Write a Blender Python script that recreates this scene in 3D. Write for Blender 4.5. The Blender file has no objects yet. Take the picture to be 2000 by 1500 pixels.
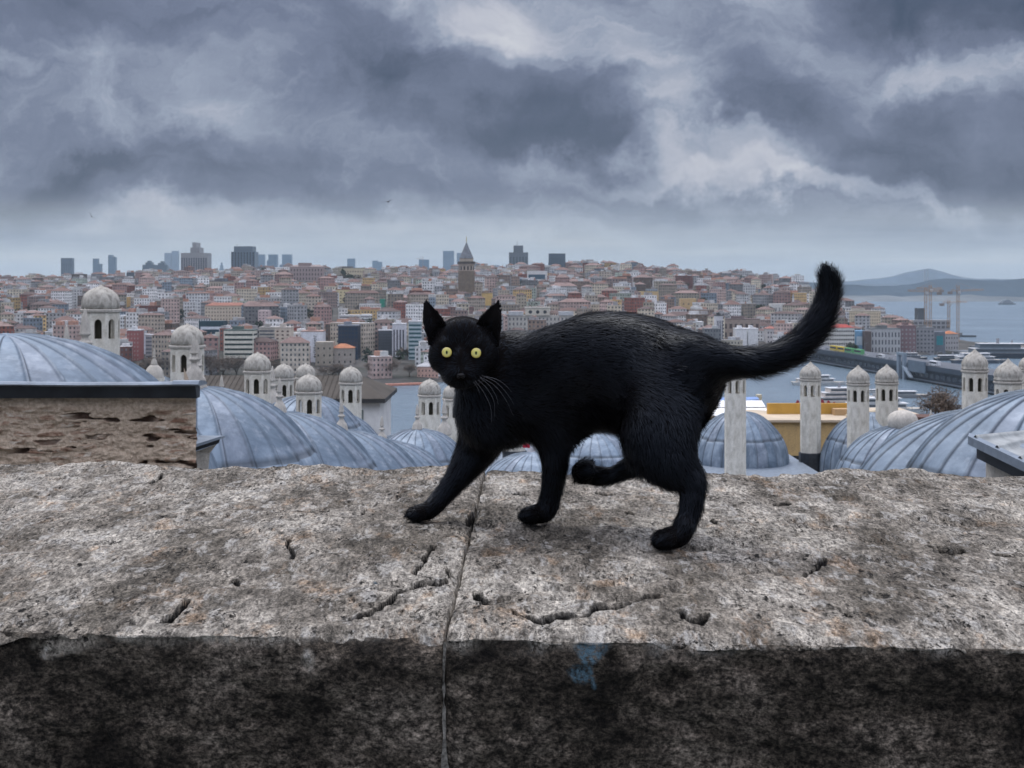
import bpy, math, random
import numpy as np
from mathutils import Vector
from mathutils.bvhtree import BVHTree
SC = bpy.context.scene
COL = SC.collection
rng = np.random.default_rng(7)
random.seed(11)
H = 62.0          # eye height above the water, metres
F = 2500.0        # focal length in photo pixels
HY = 555.0        # horizon row in the photo
# ------------------------------------------------------------------ camera
cd = bpy.data.cameras.new('camera')
cam = bpy.data.objects.new('camera', cd); COL.objects.link(cam)
cam.location = (0, 0, H); cam.rotation_euler = (math.pi/2, 0, 0)
cd.sensor_width = 36; cd.lens = 36*F/2000
cd.shift_y = -(750-HY)/2000
cd.clip_start = 0.05; cd.clip_end = 60000
cd.dof.use_dof = True; cd.dof.focus_distance = 1.62; cd.dof.aperture_fstop = 34
SC.camera = cam
SC.view_settings.view_transform = 'Standard'
SC.view_settings.look = 'None'
SC.view_settings.exposure = 0.0
SC.view_settings.gamma = 1.0
SC.render.engine = 'CYCLES'
SC.cycles.max_bounces = 6
SC.cycles.transparent_max_bounces = 8
SC.cycles.use_denoising = True
# ------------------------------------------------------------------ node helper
def lin(r, g, b):
    f = lambda c: c/12.92 if c <= 0.04045 else ((c+0.055)/1.055)**2.4
    return (f(r/255), f(g/255), f(b/255), 1)
class G:
    def __init__(s, nt): s.nt = nt; s.n = nt.nodes; s.l = nt.links
    def put(s, sock, v):
        if v is None: return
        if isinstance(v, bpy.types.NodeSocket): s.l.new(v, sock)
        elif isinstance(v, (tuple, list)) and sock.type == 'RGBA' and len(v) == 3: sock.default_value = (*v, 1)
        else: sock.default_value = v
    def node(s, t, **k):
        n = s.n.new(t)
        for a, v in k.items(): setattr(n, a, v)
        return n
    def math(s, op, a, b=None, c=None, clamp=False):
        n = s.node('ShaderNodeMath', operation=op, use_clamp=clamp)
        s.put(n.inputs[0], a); s.put(n.inputs[1], b); s.put(n.inputs[2], c); return n.outputs[0]
    def vmath(s, op, a, b=None):
        n = s.node('ShaderNodeVectorMath', operation=op)
        s.put(n.inputs[0], a); s.put(n.inputs[1], b); return n.outputs[0]
    def noise(s, vec, scale, detail=4, rough=0.55, dist=0.0, out=0):
        n = s.node('ShaderNodeTexNoise'); s.put(n.inputs['Vector'], vec)
        n.inputs['Scale'].default_value = scale; n.inputs['Detail'].default_value = detail
        n.inputs['Roughness'].default_value = rough; n.inputs['Distortion'].default_value = dist
        return n.outputs[out]
    def voro(s, vec, scale, feature='F1', out='Distance', rnd=1.0):
        n = s.node('ShaderNodeTexVoronoi', feature=feature); s.put(n.inputs['Vector'], vec)
        n.inputs['Scale'].default_value = scale; n.inputs['Randomness'].default_value = rnd
        return n.outputs[out]
    def ramp(s, fac, stops, interp='LINEAR'):
        n = s.node('ShaderNodeValToRGB'); cr = n.color_ramp; cr.interpolation = interp
        while len(cr.elements) < len(stops): cr.elements.new(0.5)
        for e, (p, c) in zip(cr.elements, stops):
            e.position = p; e.color = (c, c, c, 1) if isinstance(c, (int, float)) else ((*c, 1) if len(c) == 3 else c)
        s.put(n.inputs[0], fac); return n.outputs[0]
    def mix(s, fac, a, b, blend='MIX'):
        n = s.node('ShaderNodeMix', data_type='RGBA', blend_type=blend)
        s.put(n.inputs['Factor'], fac); s.put(n.inputs['A'] if False else n.inputs[6], a); s.put(n.inputs[7], b)
        return n.outputs[2]
    def sep(s, v):
        n = s.node('ShaderNodeSeparateXYZ'); s.put(n.inputs[0], v); return n.outputs
    def comb(s, x, y, z):
        n = s.node('ShaderNodeCombineXYZ'); s.put(n.inputs[0], x); s.put(n.inputs[1], y); s.put(n.inputs[2], z); return n.outputs[0]
    def mapping(s, v, loc=(0,0,0), rot=(0,0,0), scale=(1,1,1), kind='POINT'):
        n = s.node('ShaderNodeMapping', vector_type=kind); s.put(n.inputs[0], v)
        n.inputs['Location'].default_value = loc; n.inputs['Rotation'].default_value = rot; n.inputs['Scale'].default_value = scale
        return n.outputs[0]
    def attr(s, name, out='Color'): return s.node('ShaderNodeAttribute', attribute_name=name).outputs[out]
    def bump(s, h, strength=0.5, dist=0.01, normal=None):
        n = s.node('ShaderNodeBump'); s.put(n.inputs['Height'], h)
        n.inputs['Strength'].default_value = strength; n.inputs['Distance'].default_value = dist
        s.put(n.inputs['Normal'], normal); return n.outputs[0]
    def coord(s, out='Object'): return s.node('ShaderNodeTexCoord').outputs[out]
# ------------------------------------------------------------------ sky
SUN_EL, SUN_AZ = math.radians(58), math.radians(-25)
def make_world():
    w = bpy.data.worlds.new('World'); SC.world = w; w.use_nodes = True
    g = G(w.node_tree); g.n.clear()
    d = g.coord('Generated')
    x, y, z = g.sep(d)
    yy = g.math('MAXIMUM', g.math('ABSOLUTE', y), 0.25)
    u = g.math('DIVIDE', x, yy); v = g.math('DIVIDE', z, yy)
    uv = g.comb(u, v, 0)
    # cloud-plane coordinates: clouds pack together towards the horizon
    zz = g.math('ADD', g.math('MAXIMUM', z, 0.0), 0.10)
    cp = g.comb(g.math('DIVIDE', x, zz), g.math('DIVIDE', y, zz), 0)
    warp1 = g.vmath('SUBTRACT', g.noise(uv, 7.0, 6, 0.62, 0, 1), (0.5, 0.5, 0.5))
    wsc = g.node('ShaderNodeVectorMath', operation='SCALE'); g.put(wsc.inputs[0], warp1); wsc.inputs['Scale'].default_value = 0.16
    uvw = g.vmath('ADD', uv, wsc.outputs[0])
    big = g.noise(cp, 0.9, 6, 0.55, 0.3)
    fine = g.noise(g.mapping(uvw, scale=(5, 9, 1)), 1.5, 9, 0.62, 0.7)
    bil = g.voro(g.mapping(uvw, scale=(9, 15, 1)), 1.0, 'SMOOTH_F1')
    val = g.math('ADD', g.math('MULTIPLY', g.math('SUBTRACT', big, 0.5), 0.30), 0.47)
    val = g.math('ADD', val, g.math('MULTIPLY', g.math('SUBTRACT', fine, 0.5), 0.78))
    val = g.math('ADD', val, g.math('MULTIPLY', g.math('SUBTRACT', 0.42, bil), 0.16))
    P = lambda px, py: ((px-1000)/F, (HY-py)/F)
    # (px, py, radius x, radius y, tilt degrees, strength): banks of cloud as they hang over the city
    banks = [
     (960, 215, 420, 115, -8, -.27), (1090, 268, 260, 62, -4, -.20), (1130, 160, 150, 90, 0, -.12), (680, 70, 260, 90, -20, -.22),
     (430, 325, 420, 75, -9, -.30), (60, 350, 260, 80, -5, -.26), (200, 50, 380, 75, 0, -.22), (20, 200, 200, 90, 0, -.10),
     (1900, 30, 330, 120, -6, -.50), (1640, 240, 280, 95, -10, -.20), (1800, 330, 330, 90, -6, -.20), (1450, 180, 150, 75, -10, -.16),
     (1950, 250, 250, 120, 0, -.10), (1250, 395, 300, 40, -3, -.10), (850, 370, 220, 60, -6, -.08), (1500, 440, 500, 50, -2, -.02),
     (970, 50, 170, 100, -15, .34), (1230, 110, 120, 45, 0, .22), (1310, 230, 100, 90, -15, .26), (1420, 300, 230, 55, -8, .22), (1420, 345, 220, 35, -5, .16),
     (1830, 382, 150, 26, -8, .24), (1600, 372, 150, 30, -4, .22), (430, 170, 200, 120, -15, .05), (950, 420, 420, 60, -4, .15), (300, 420, 300, 50, -5, .10),
     (1850, 130, 170, 80, -10, .16), (1250, 320, 220, 35, 0, .15), (560, 20, 60, 60, -20, .16)]
    for (px, py, rx, ry, rot, s) in banks:
        cx, cy = P(px, py)
        m = g.mapping(uvw, loc=(cx, cy, 0), rot=(0, 0, math.radians(rot)), scale=(rx*1.25/F, ry*1.25/F, 1), kind='TEXTURE')
        gr = g.node('ShaderNodeTexGradient', gradient_type='SPHERICAL'); g.put(gr.inputs[0], m)
        k = g.node('ShaderNodeMapRange', interpolation_type='SMOOTHSTEP'); g.put(k.inputs[0], gr.outputs['Fac'])
        k.inputs[1].default_value = 0; k.inputs[2].default_value = 0.75
        val = g.math('MULTIPLY_ADD', k.outputs[0], s*.80, val)
    col = g.ramp(val, [(0.0, lin(62, 74, 96)), (0.15, lin(80, 89, 111)), (0.36, lin(111, 120, 143)), (0.52, lin(148, 157, 176)), (0.68, lin(186, 189, 201)),
                       (0.85, lin(208, 210, 216)), (1.0, lin(232, 228, 225))])
    # paler streaked air close to the horizon
    st = g.noise(g.mapping(uv, scale=(3, 40, 1)), 1.0, 5, 0.55, 0.2)
    hz = g.ramp(st, [(0.3, lin(160, 174, 192)), (0.55, lin(188, 199, 210)), (0.75, lin(209, 214, 219))])
    hf = g.node('ShaderNodeMapRange', interpolation_type='SMOOTHSTEP'); g.put(hf.inputs[0], v)
    hf.inputs[1].default_value = 0.078; hf.inputs[2].default_value = 0.020
    col = g.mix(g.math('MULTIPLY', hf.outputs[0], 0.85), col, hz)
    # the overcast brightens towards the zenith, as a cloud deck does
    zen = g.node('ShaderNodeMapRange', interpolation_type='SMOOTHSTEP'); g.put(zen.inputs[0], z)
    zen.inputs[1].default_value = 0.24; zen.inputs[2].default_value = 0.85; zen.inputs[3].default_value = 1.0; zen.inputs[4].default_value = ZENITH
    zc = g.mix(g.math('DIVIDE', g.math('SUBTRACT', zen.outputs[0], 1.0), ZENITH-1.0), (1, 1, 1, 1), (1.10, 1.0, 0.90, 1))
    col = g.mix(1.0, g.mix(1.0, col, zc, 'MULTIPLY'), g.comb(zen.outputs[0], zen.outputs[0], zen.outputs[0]), 'MULTIPLY')
    sky = g.node('ShaderNodeTexSky', sky_type='NISHITA'); sky.sun_disc = False
    sky.sun_elevation = SUN_EL; sky.sun_rotation = SUN_AZ
    b1 = g.node('ShaderNodeBackground'); g.put(b1.inputs[0], sky.outputs[0]); b1.inputs[1].default_value = 0.10
    b2 = g.node('ShaderNodeBackground'); g.put(b2.inputs[0], col); b2.inputs[1].default_value = 1.0
    ms = g.node('ShaderNodeMixShader'); ms.inputs[0].default_value = 0.96
    g.put(ms.inputs[1], b1.outputs[0]); g.put(ms.inputs[2], b2.outputs[0])
    o = g.node('ShaderNodeOutputWorld'); g.put(o.inputs[0], ms.outputs[0])
    w.cycles.sampling_method = 'MANUAL'; w.cycles.sample_map_resolution = 512
ZENITH = 6.6
make_world()
sl = bpy.data.lights.new('sun', 'SUN'); sun = bpy.data.objects.new('sun', sl); COL.objects.link(sun)
sl.energy = 1.5; sl.angle = math.radians(25); sl.color = (1.0, 0.96, 0.90)
sv = Vector((math.sin(SUN_AZ)*math.cos(SUN_EL), math.cos(SUN_AZ)*math.cos(SUN_EL), math.sin(SUN_EL)))
sun.rotation_euler = sv.to_track_quat('Z', 'Y').to_euler(); sun.location = (0, 0, 400)
# ------------------------------------------------------------------ mesh helpers
def W(px, py, Y):
    return np.array(((px-1000)/F*Y, Y, H-(py-HY)/F*Y))
def tag(o, label=None, cat=None, group=None, kind=None):
    for k, v in (('label', label), ('category', cat), ('group', group), ('kind', kind)):
        if v: o[k] = v
    return o
def empty(name, loc, label, cat, group=None, rotz=0):
    o = bpy.data.objects.new(name, None); COL.objects.link(o)
    o.location = loc; o.rotation_euler = (0, 0, rotz); o.empty_display_size = 0.1
    return tag(o, label, cat, group)
def obj(name, me, mats, parent=None, smooth=False):
    o = bpy.data.objects.new(name, me); COL.objects.link(o)
    if not len(me.materials):
        for m in (mats if isinstance(mats, (list, tuple)) else [mats]): me.materials.append(m)
    if parent is not None: o.parent = parent
    if smooth: me.polygons.foreach_set('use_smooth', [True]*len(me.polygons))
    return o
def copy_tree(o, parent=None):
    c = o.copy(); COL.objects.link(c)
    if parent is not None: c.parent = parent
    for ch in list(o.children): copy_tree(ch, c)
    return c
def npmesh(name, V, quads=None, tris=None, mat_idx=None):
    """fast mesh from numpy arrays"""
    me = bpy.data.meshes.new(name)
    V = np.asarray(V, np.float32)
    nq = 0 if quads is None else len(quads); nt = 0 if tris is None else len(tris)
    loops = np.concatenate([np.asarray(a, np.int32).ravel() for a in (quads, tris) if a is not None and len(a)])
    me.vertices.add(len(V)); me.vertices.foreach_set('co', V.ravel())
    me.loops.add(len(loops)); me.loops.foreach_set('vertex_index', loops)
    starts = np.concatenate([np.arange(nq)*4, nq*4+np.arange(nt)*3]).astype(np.int32)
    me.polygons.add(nq+nt); me.polygons.foreach_set('loop_start', starts)
    if mat_idx is not None: me.polygons.foreach_set('material_index', np.asarray(mat_idx, np.int32))
    me.update(calc_edges=True); me.validate()
    return me
class MB:
    """collects faces, with a colour and wall coordinates per corner"""
    def __init__(s): s.v = []; s.f = []; s.c = []; s.uv = []; s.m = []
    def face(s, pts, col=(1,1,1), uv=None, m=0):
        i = len(s.v); s.v += [tuple(p) for p in pts]; s.f.append(tuple(range(i, i+len(pts))))
        s.c += [col]*len(pts); s.uv += (uv if uv else [(0.0, 0.0)]*len(pts)); s.m.append(m)
    def prism(s, base, z0, z1, col=(1,1,1), m=0, top=True, us=1.0, vs=1.0, u0=0.0):
        """vertical prism over a polygon given anticlockwise"""
        n = len(base); u = u0
        for i in range(n):
            a, b = base[i], base[(i+1) % n]; L = math.hypot(b[0]-a[0], b[1]-a[1])
            k = max(1, round(L*us/2.7))
            s.face([(a[0],a[1],z0),(b[0],b[1],z0),(b[0],b[1],z1),(a[0],a[1],z1)], col,
                   [(u,0),(u+k,0),(u+k,(z1-z0)*vs/3.1),(u,(z1-z0)*vs/3.1)], m); u += k+.0
        if top: s.face([(p[0],p[1],z1) for p in base], col, None, m)
    def box(s, x0, x1, y0, y1, z0, z1, col=(1,1,1), m=0, bottom=False):
        s.prism([(x0,y0),(x1,y0),(x1,y1),(x0,y1)], z0, z1, col, m)
        if bottom: s.face([(x0,y1,z0),(x1,y1,z0),(x1,y0,z0),(x0,y0,z0)], col, None, m)
    def bar(s, a, b, r, col=(1,1,1), m=0, n=6, r2=None):
        a = np.array(a, float); b = np.array(b, float); t = b-a; t /= max(np.linalg.norm(t), 1e-9)
        q = np.cross(t, (0,0,1) if abs(t[2]) < .9 else (1,0,0)); q /= np.linalg.norm(q); w = np.cross(t, q); r2 = r if r2 is None else r2
        A = [a+r*(math.cos(k)*q+math.sin(k)*w) for k in np.arange(n)*2*math.pi/n]; B = [b+r2*(math.cos(k)*q+math.sin(k)*w) for k in np.arange(n)*2*math.pi/n]
        for i in range(n): j = (i+1) % n; s.face([A[i], A[j], B[j], B[i]], col, None, m)
        s.face(A[::-1], col, None, m); s.face(B, col, None, m)
    def lathe(s, prof, n=16, c=(0,0), col=(1,1,1), m=0, lobes=0, amp=0.0, phase=0.0):
        R = []
        for (r, z) in prof:
            R.append([(c[0]+r*(1-amp*abs(math.sin(lobes*.5*(a+phase))) if lobes else r)*math.cos(a) if lobes else c[0]+r*math.cos(a),
                       c[1]+r*(1-amp*abs(math.sin(lobes*.5*(a+phase))))*math.sin(a) if lobes else c[1]+r*math.sin(a), z)
                      for a in np.arange(n)*2*math.pi/n+phase])
        for i in range(len(R)-1):
            for k in range(n): s.face([R[i][k], R[i][(k+1)%n], R[i+1][(k+1)%n], R[i+1][k]], col, None, m)
        if prof[-1][0] > 1e-4: s.face(R[-1], col, None, m)
    def mesh(s, name, weld=False, at=None):
        V = np.array(s.v, float)
        if at is not None: V = V-np.array(at)
        me = bpy.data.meshes.new(name); me.from_pydata(V.tolist(), [], s.f)
        me.polygons.foreach_set('material_index', s.m)
        a = me.color_attributes.new('col', 'FLOAT_COLOR', 'CORNER')
        a.data.foreach_set('color', np.array([(*c[:3], 1.0) for c in s.c], np.float32).ravel())
        u = me.uv_layers.new(name='UVMap'); u.data.foreach_set('uv', np.array(s.uv, np.float32).ravel())
        if weld:
            import bmesh
            bm = bmesh.new(); bm.from_mesh(me); bmesh.ops.remove_doubles(bm, verts=bm.verts, dist=1e-5); bm.to_mesh(me); bm.free()
        me.update(); return me
    def build(s, name, mats, parent=None, smooth=False, weld=False, at=None):
        return obj(name, s.mesh(name, weld or smooth, at), mats, parent, smooth)
def vnoise(P, seed=0):
    P = np.asarray(P, np.float64); I = np.floor(P).astype(np.int64); f = P-I; f = f*f*(3-2*f); out = np.zeros(len(P))
    for dx in (0, 1):
        for dy in (0, 1):
            for dz in (0, 1):
                h = ((I[:,0]+dx)*73856093) ^ ((I[:,1]+dy)*19349663) ^ ((I[:,2]+dz)*83492791) ^ (seed*2654435761)
                h = (h ^ (h >> 13))*1274126177 & 0xffffffff; h = ((h ^ (h >> 16))*2246822519) & 0xffffffff
                w = (f[:,0] if dx else 1-f[:,0])*(f[:,1] if dy else 1-f[:,1])*(f[:,2] if dz else 1-f[:,2])
                out += w*((h >> 8) & 0xffff)/65535.0
    return out
def fbm(P, oct=4, seed=0, gain=.5):
    P = np.asarray(P, float); o = 0; a = 1; t = 0
    for k in range(oct): o = o+a*vnoise(P*2**k, seed+k*17); t += a; a *= gain
    return o/t
def sstep(a, b, x): t = np.clip((x-a)/(b-a), 0, 1); return t*t*(3-2*t)
# ------------------------------------------------------------------ materials
def newmat(name):
    m = bpy.data.materials.new(name); m.use_nodes = True
    g = G(m.node_tree); b = g.n['Principled BSDF']; return m, g, b
def plain(name, c, rough=0.6, var=0.25, scale=3.0, metal=0.0, spec=0.4, bump=0.0, bscale=20):
    m, g, b = newmat(name); co = g.coord('Object')
    n = g.noise(co, scale, 5, 0.6)
    dk = tuple(v*(1-var) for v in c[:3]); lt = tuple(min(1, v*(1+var)) for v in c[:3])
    g.put(b.inputs['Base Color'], g.ramp(n, [(0.3, dk), (0.7, lt)]))
    b.inputs['Roughness'].default_value = rough; b.inputs['Metallic'].default_value = metal; b.inputs['Specular IOR Level'].default_value = spec
    if bump: g.put(b.inputs['Normal'], g.bump(g.noise(co, bscale, 5, 0.6), bump, 0.02))
    return m
def mat_stone():
    m, g, b = newmat('weathered_limestone'); co = g.coord('Object')
    st = g.mapping(co, rot=(0, 0, 0.2), scale=(1.35, 0.52, 1.0))          # bedding runs along the block
    n1 = g.noise(st, 7, 5, 0.6, 0.3); n2 = g.noise(st, 46, 5, 0.68, 0.2); n3 = g.noise(st, 190, 4, 0.7, 0.2); n4 = g.noise(co, 460, 3, 0.65)
    c = g.ramp(n1, [(0.38, (0.132, 0.115, 0.092)), (0.49, (0.232, 0.205, 0.169)), (0.58, (0.365, 0.331, 0.280))])
    c = g.mix(1.0, c, g.ramp(n2, [(0.36, 0.52), (0.50, 0.97), (0.62, 1.42)]), 'MULTIPLY')
    c = g.mix(1.0, c, g.ramp(n3, [(0.36, 0.40), (0.48, 0.95), (0.62, 1.55)]), 'MULTIPLY')
    c = g.mix(1.0, c, g.ramp(n4, [(0.36, 0.68), (0.50, 1.0), (0.64, 1.35)]), 'MULTIPLY')
    pale = g.ramp(g.noise(st, 30, 8, 0.74, 0.3), [(0.54, 0.0), (0.60, 1.0)])
    c = g.mix(g.math('MULTIPLY', pale, 0.6), c, g.ramp(n3, [(0.36, (0.26, 0.245, 0.22)), (0.60, (0.66, 0.63, 0.575))]))
    rust = g.ramp(g.noise(g.vmath('ADD', st, (3.1, 1.7, 0.4)), 18, 8, 0.75, 0.3), [(0.55, 0.0), (0.66, 1.0)])
    c = g.mix(g.math('MULTIPLY', rust, 0.55), c, (1.15, 0.80, 0.52), 'MULTIPLY')
    # open pores filled with black lichen
    jit = g.vmath('MULTIPLY', g.vmath('SUBTRACT', g.noise(co, 140, 4, 0.7, 0, 1), (.5, .5, .5)), (0.022, 0.022, 0.022))
    pit = g.ramp(g.voro(g.vmath('ADD', st, jit), 150, 'F1'), [(0.24, 1.0), (0.34, 0.0)])
    pit2 = g.ramp(g.voro(g.vmath('ADD', st, jit), 62, 'F1'), [(0.17, 1.0), (0.23, 0.0)])
    gate = g.ramp(g.noise(co, 14, 5, 0.65), [(0.50, 0.0), (0.58, 1.0)]); gate2 = g.ramp(g.noise(co, 8, 5, 0.65), [(0.52, 0.0), (0.56, 1.0)])
    pit = g.math('MAXIMUM', g.math('MULTIPLY', pit, gate), g.math('MULTIPLY', pit2, gate2))
    vein = g.ramp(g.noise(st, 75, 8, 0.72, 0.9), [(0.315, 1.0), (0.37, 0.0)])
    pit = g.math('MAXIMUM', pit, vein)
    c = g.mix(g.math('MULTIPLY', pit, 0.95), c, (0.012, 0.011, 0.010))
    # black weathering crust plus shade painted into the colour on the standing face of the block
    crust_shade = g.attr('crust_shade', 'Fac'); fv = g.mapping(co, scale=(0.85, 1, 1.25))
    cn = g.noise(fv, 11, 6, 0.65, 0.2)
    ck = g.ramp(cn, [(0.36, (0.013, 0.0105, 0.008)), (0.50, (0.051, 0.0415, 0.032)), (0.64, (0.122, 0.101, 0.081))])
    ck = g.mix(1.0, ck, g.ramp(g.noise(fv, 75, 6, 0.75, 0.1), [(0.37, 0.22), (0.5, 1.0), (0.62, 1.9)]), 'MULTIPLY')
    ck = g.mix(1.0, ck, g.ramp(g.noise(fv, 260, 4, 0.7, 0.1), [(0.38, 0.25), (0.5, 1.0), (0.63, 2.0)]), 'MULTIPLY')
    c = g.mix(crust_shade, c, ck)
    crk = g.attr('crack', 'Fac'); c = g.mix(crk, c, (0.006, 0.005, 0.0045))
    blue = g.attr('paint', 'Fac')
    bf = g.math('MULTIPLY', blue, g.ramp(g.noise(co, 260, 5, 0.75), [(0.40, 0.05), (0.56, 0.95)]))
    c = g.mix(bf, c, (0.075, 0.130, 0.165))
    g.put(b.inputs['Base Color'], c); b.inputs['Roughness'].default_value = 0.92; b.inputs['Specular IOR Level'].default_value = 0.15
    h = g.math('ADD', g.math('MULTIPLY', n3, 0.9), g.math('MULTIPLY', n4, 0.35)); h = g.math('SUBTRACT', h, g.math('MULTIPLY', pit, 0.9))
    h = g.math('ADD', h, g.math('MULTIPLY', n2, 1.2))
    g.put(b.inputs['Normal'], g.bump(h, 1.0, 0.008))
    return m
def mat_lead():
    m, g, b = newmat('lead_sheet'); co = g.coord('Object'); a = g.attr('col')
    n = g.noise(co, 2.2, 6, 0.65, 0.6); n2 = g.noise(g.mapping(co, scale=(1, 1, 0.35)), 11, 5, 0.65)
    c = g.ramp(n, [(0.34, (0.074, 0.105, 0.140)), (0.5, (0.142, 0.187, 0.238)), (0.66, (0.242, 0.300, 0.360))])
    c = g.mix(0.9, c, a, 'MULTIPLY')
    c = g.mix(g.math('MULTIPLY', g.ramp(n2, [(0.52, 0.0), (0.72, 1.0)]), 0.4), c, (0.42, 0.46, 0.51))
    c = g.mix(g.attr('seam', 'Fac'), c, (0.020, 0.027, 0.034))
    g.put(b.inputs['Base Color'], c); b.inputs['Roughness'].default_value = 0.58; b.inputs['Metallic'].default_value = 0.1
    b.inputs['Specular IOR Level'].default_value = 0.35
    g.put(b.inputs['Normal'], g.bump(g.noise(co, 5, 6, 0.6), 0.30, 0.06)); return m
def mat_plaster(name, base, dirt, amount=0.6, scale=1.0):
    m, g, b = newmat(name); co = g.coord('Object')
    n = g.noise(g.mapping(co, scale=(1, 1, 0.45)), 4*scale, 8, 0.68, 0.6); n2 = g.noise(co, 22*scale, 6, 0.7)
    c = g.mix(g.math('MULTIPLY', g.ramp(n, [(0.40, 0.0), (0.68, 1.0)]), amount), base, dirt)
    c = g.mix(0.5, c, g.ramp(n2, [(0.3, 0.6), (0.7, 1.25)]), 'MULTIPLY')
    g.put(b.inputs['Base Color'], c); b.inputs['Roughness'].default_value = 0.9; b.inputs['Specular IOR Level'].default_value = 0.2
    g.put(b.inputs['Normal'], g.bump(n2, 0.5, 0.03)); return m
def mat_rubble():
    m, g, b = newmat('brick_rubble'); co = g.coord('Object')
    n = g.noise(g.mapping(co, scale=(1, 1, 3)), 6, 7, 0.7, 0.7); n2 = g.noise(co, 40, 6, 0.7)
    mort = g.ramp(n2, [(0.36, (0.36, 0.275, 0.20)), (0.64, (0.62, 0.495, 0.375))])
    brick = g.ramp(n, [(0.40, (0.20, 0.115, 0.078)), (0.5, (0.42, 0.295, 0.21)), (0.60, (0.64, 0.56, 0.46))])
    c = g.mix(g.attr('brick', 'Fac'), mort, brick)
    c = g.mix(g.attr('hole', 'Fac'), c, (0.075, 0.048, 0.036))
    g.put(b.inputs['Base Color'], c); b.inputs['Roughness'].default_value = 0.95; b.inputs['Specular IOR Level'].default_value = 0.1
    g.put(b.inputs['Normal'], g.bump(n2, 0.8, 0.02)); return m
def mat_wall():
    """painted facade, small openings set out on the wall's own coordinates"""
    m, g, b = newmat('facade'); uv = g.coord('UV'); co = g.coord('Object'); a = g.attr('col')
    u, v, _ = g.sep(uv); fu = g.math('FRACT', u); fv = g.math('FRACT', v)
    inu = g.math('MULTIPLY', g.math('GREATER_THAN', fu, 0.29), g.math('LESS_THAN', fu, 0.71))
    inv = g.math('MULTIPLY', g.math('GREATER_THAN', fv, 0.28), g.math('LESS_THAN', fv, 0.76))
    w = g.math('MULTIPLY', inu, inv); w = g.math('MULTIPLY', w, g.math('GREATER_THAN', u, 0.001))
    cell = g.comb(g.math('FLOOR', u), g.math('FLOOR', v), 0)
    wn = g.node('ShaderNodeTexWhiteNoise'); g.put(wn.inputs[0], cell)
    win = g.ramp(wn.outputs[0], [(0.0, (0.02, 0.024, 0.03)), (0.7, (0.06, 0.065, 0.07)), (1.0, (0.18, 0.18, 0.18))])
    n = g.noise(co, 0.35, 5, 0.6)
    c = g.mix(0.6, a, g.ramp(n, [(0.36, 0.55), (0.64, 1.15)]), 'MULTIPLY')
    g.put(b.inputs['Base Color'], g.mix(w, c, win)); b.inputs['Roughness'].default_value = 0.85; b.inputs['Specular IOR Level'].default_value = 0.2
    return m
def mat_attr(name, rough=0.8, spec=0.2, scale=0.5, lo=0.7, hi=1.2):
    m, g, b = newmat(name); co = g.coord('Object')
    c = g.mix(0.8, g.attr('col'), g.ramp(g.noise(co, scale, 6, 0.65), [(0.3, lo), (0.7, hi)]), 'MULTIPLY')
    g.put(b.inputs['Base Color'], c); b.inputs['Roughness'].default_value = rough; b.inputs['Specular IOR Level'].default_value = spec; return m
def mat_water():
    m, g, b = newmat('harbour_water'); co = g.coord('Object')
    n = g.noise(g.mapping(co, scale=(1, 0.45, 1)), 0.10, 6, 0.65); n2 = g.noise(co, 0.006, 4, 0.5, 0.6)
    g.put(b.inputs['Base Color'], g.ramp(n2, [(0.3, (0.10, 0.145, 0.185)), (0.7, (0.16, 0.215, 0.255))]))
    b.inputs['Roughness'].default_value = 0.22; b.inputs['Specular IOR Level'].default_value = 0.5; b.inputs['IOR'].default_value = 1.33
    g.put(b.inputs['Normal'], g.bump(g.math('ADD', n, g.math('MULTIPLY', g.noise(co, 0.5, 5, 0.6), 0.35)), 0.55, 3.0)); return m
def mat_land():
    m, g, b = newmat('hillside'); co = g.coord('Object')
    g.put(b.inputs['Base Color'], g.ramp(g.noise(co, 0.02, 6, 0.65), [(0.3, (0.035, 0.042, 0.032)), (0.5, (0.08, 0.075, 0.068)), (0.7, (0.14, 0.13, 0.118))]))
    b.inputs['Roughness'].default_value = 1.0; b.inputs['Specular IOR Level'].default_value = 0.05; return m
def mat_fur():
    m, g, b = newmat('black_fur'); co = g.coord('Object')
    t = g.attr('tone', 'Fac')
    g.put(b.inputs['Base Color'], g.ramp(t, [(0.0, (0.0028, 0.0027, 0.0031)), (0.6, (0.0055, 0.0054, 0.0066)), (1.0, (0.0155, 0.0155, 0.020))]))
    b.inputs['Roughness'].default_value = 0.40; b.inputs['Specular IOR Level'].default_value = 0.18
    b.inputs['Specular Tint'].default_value = (0.66, 0.80, 1.0, 1); return m
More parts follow.
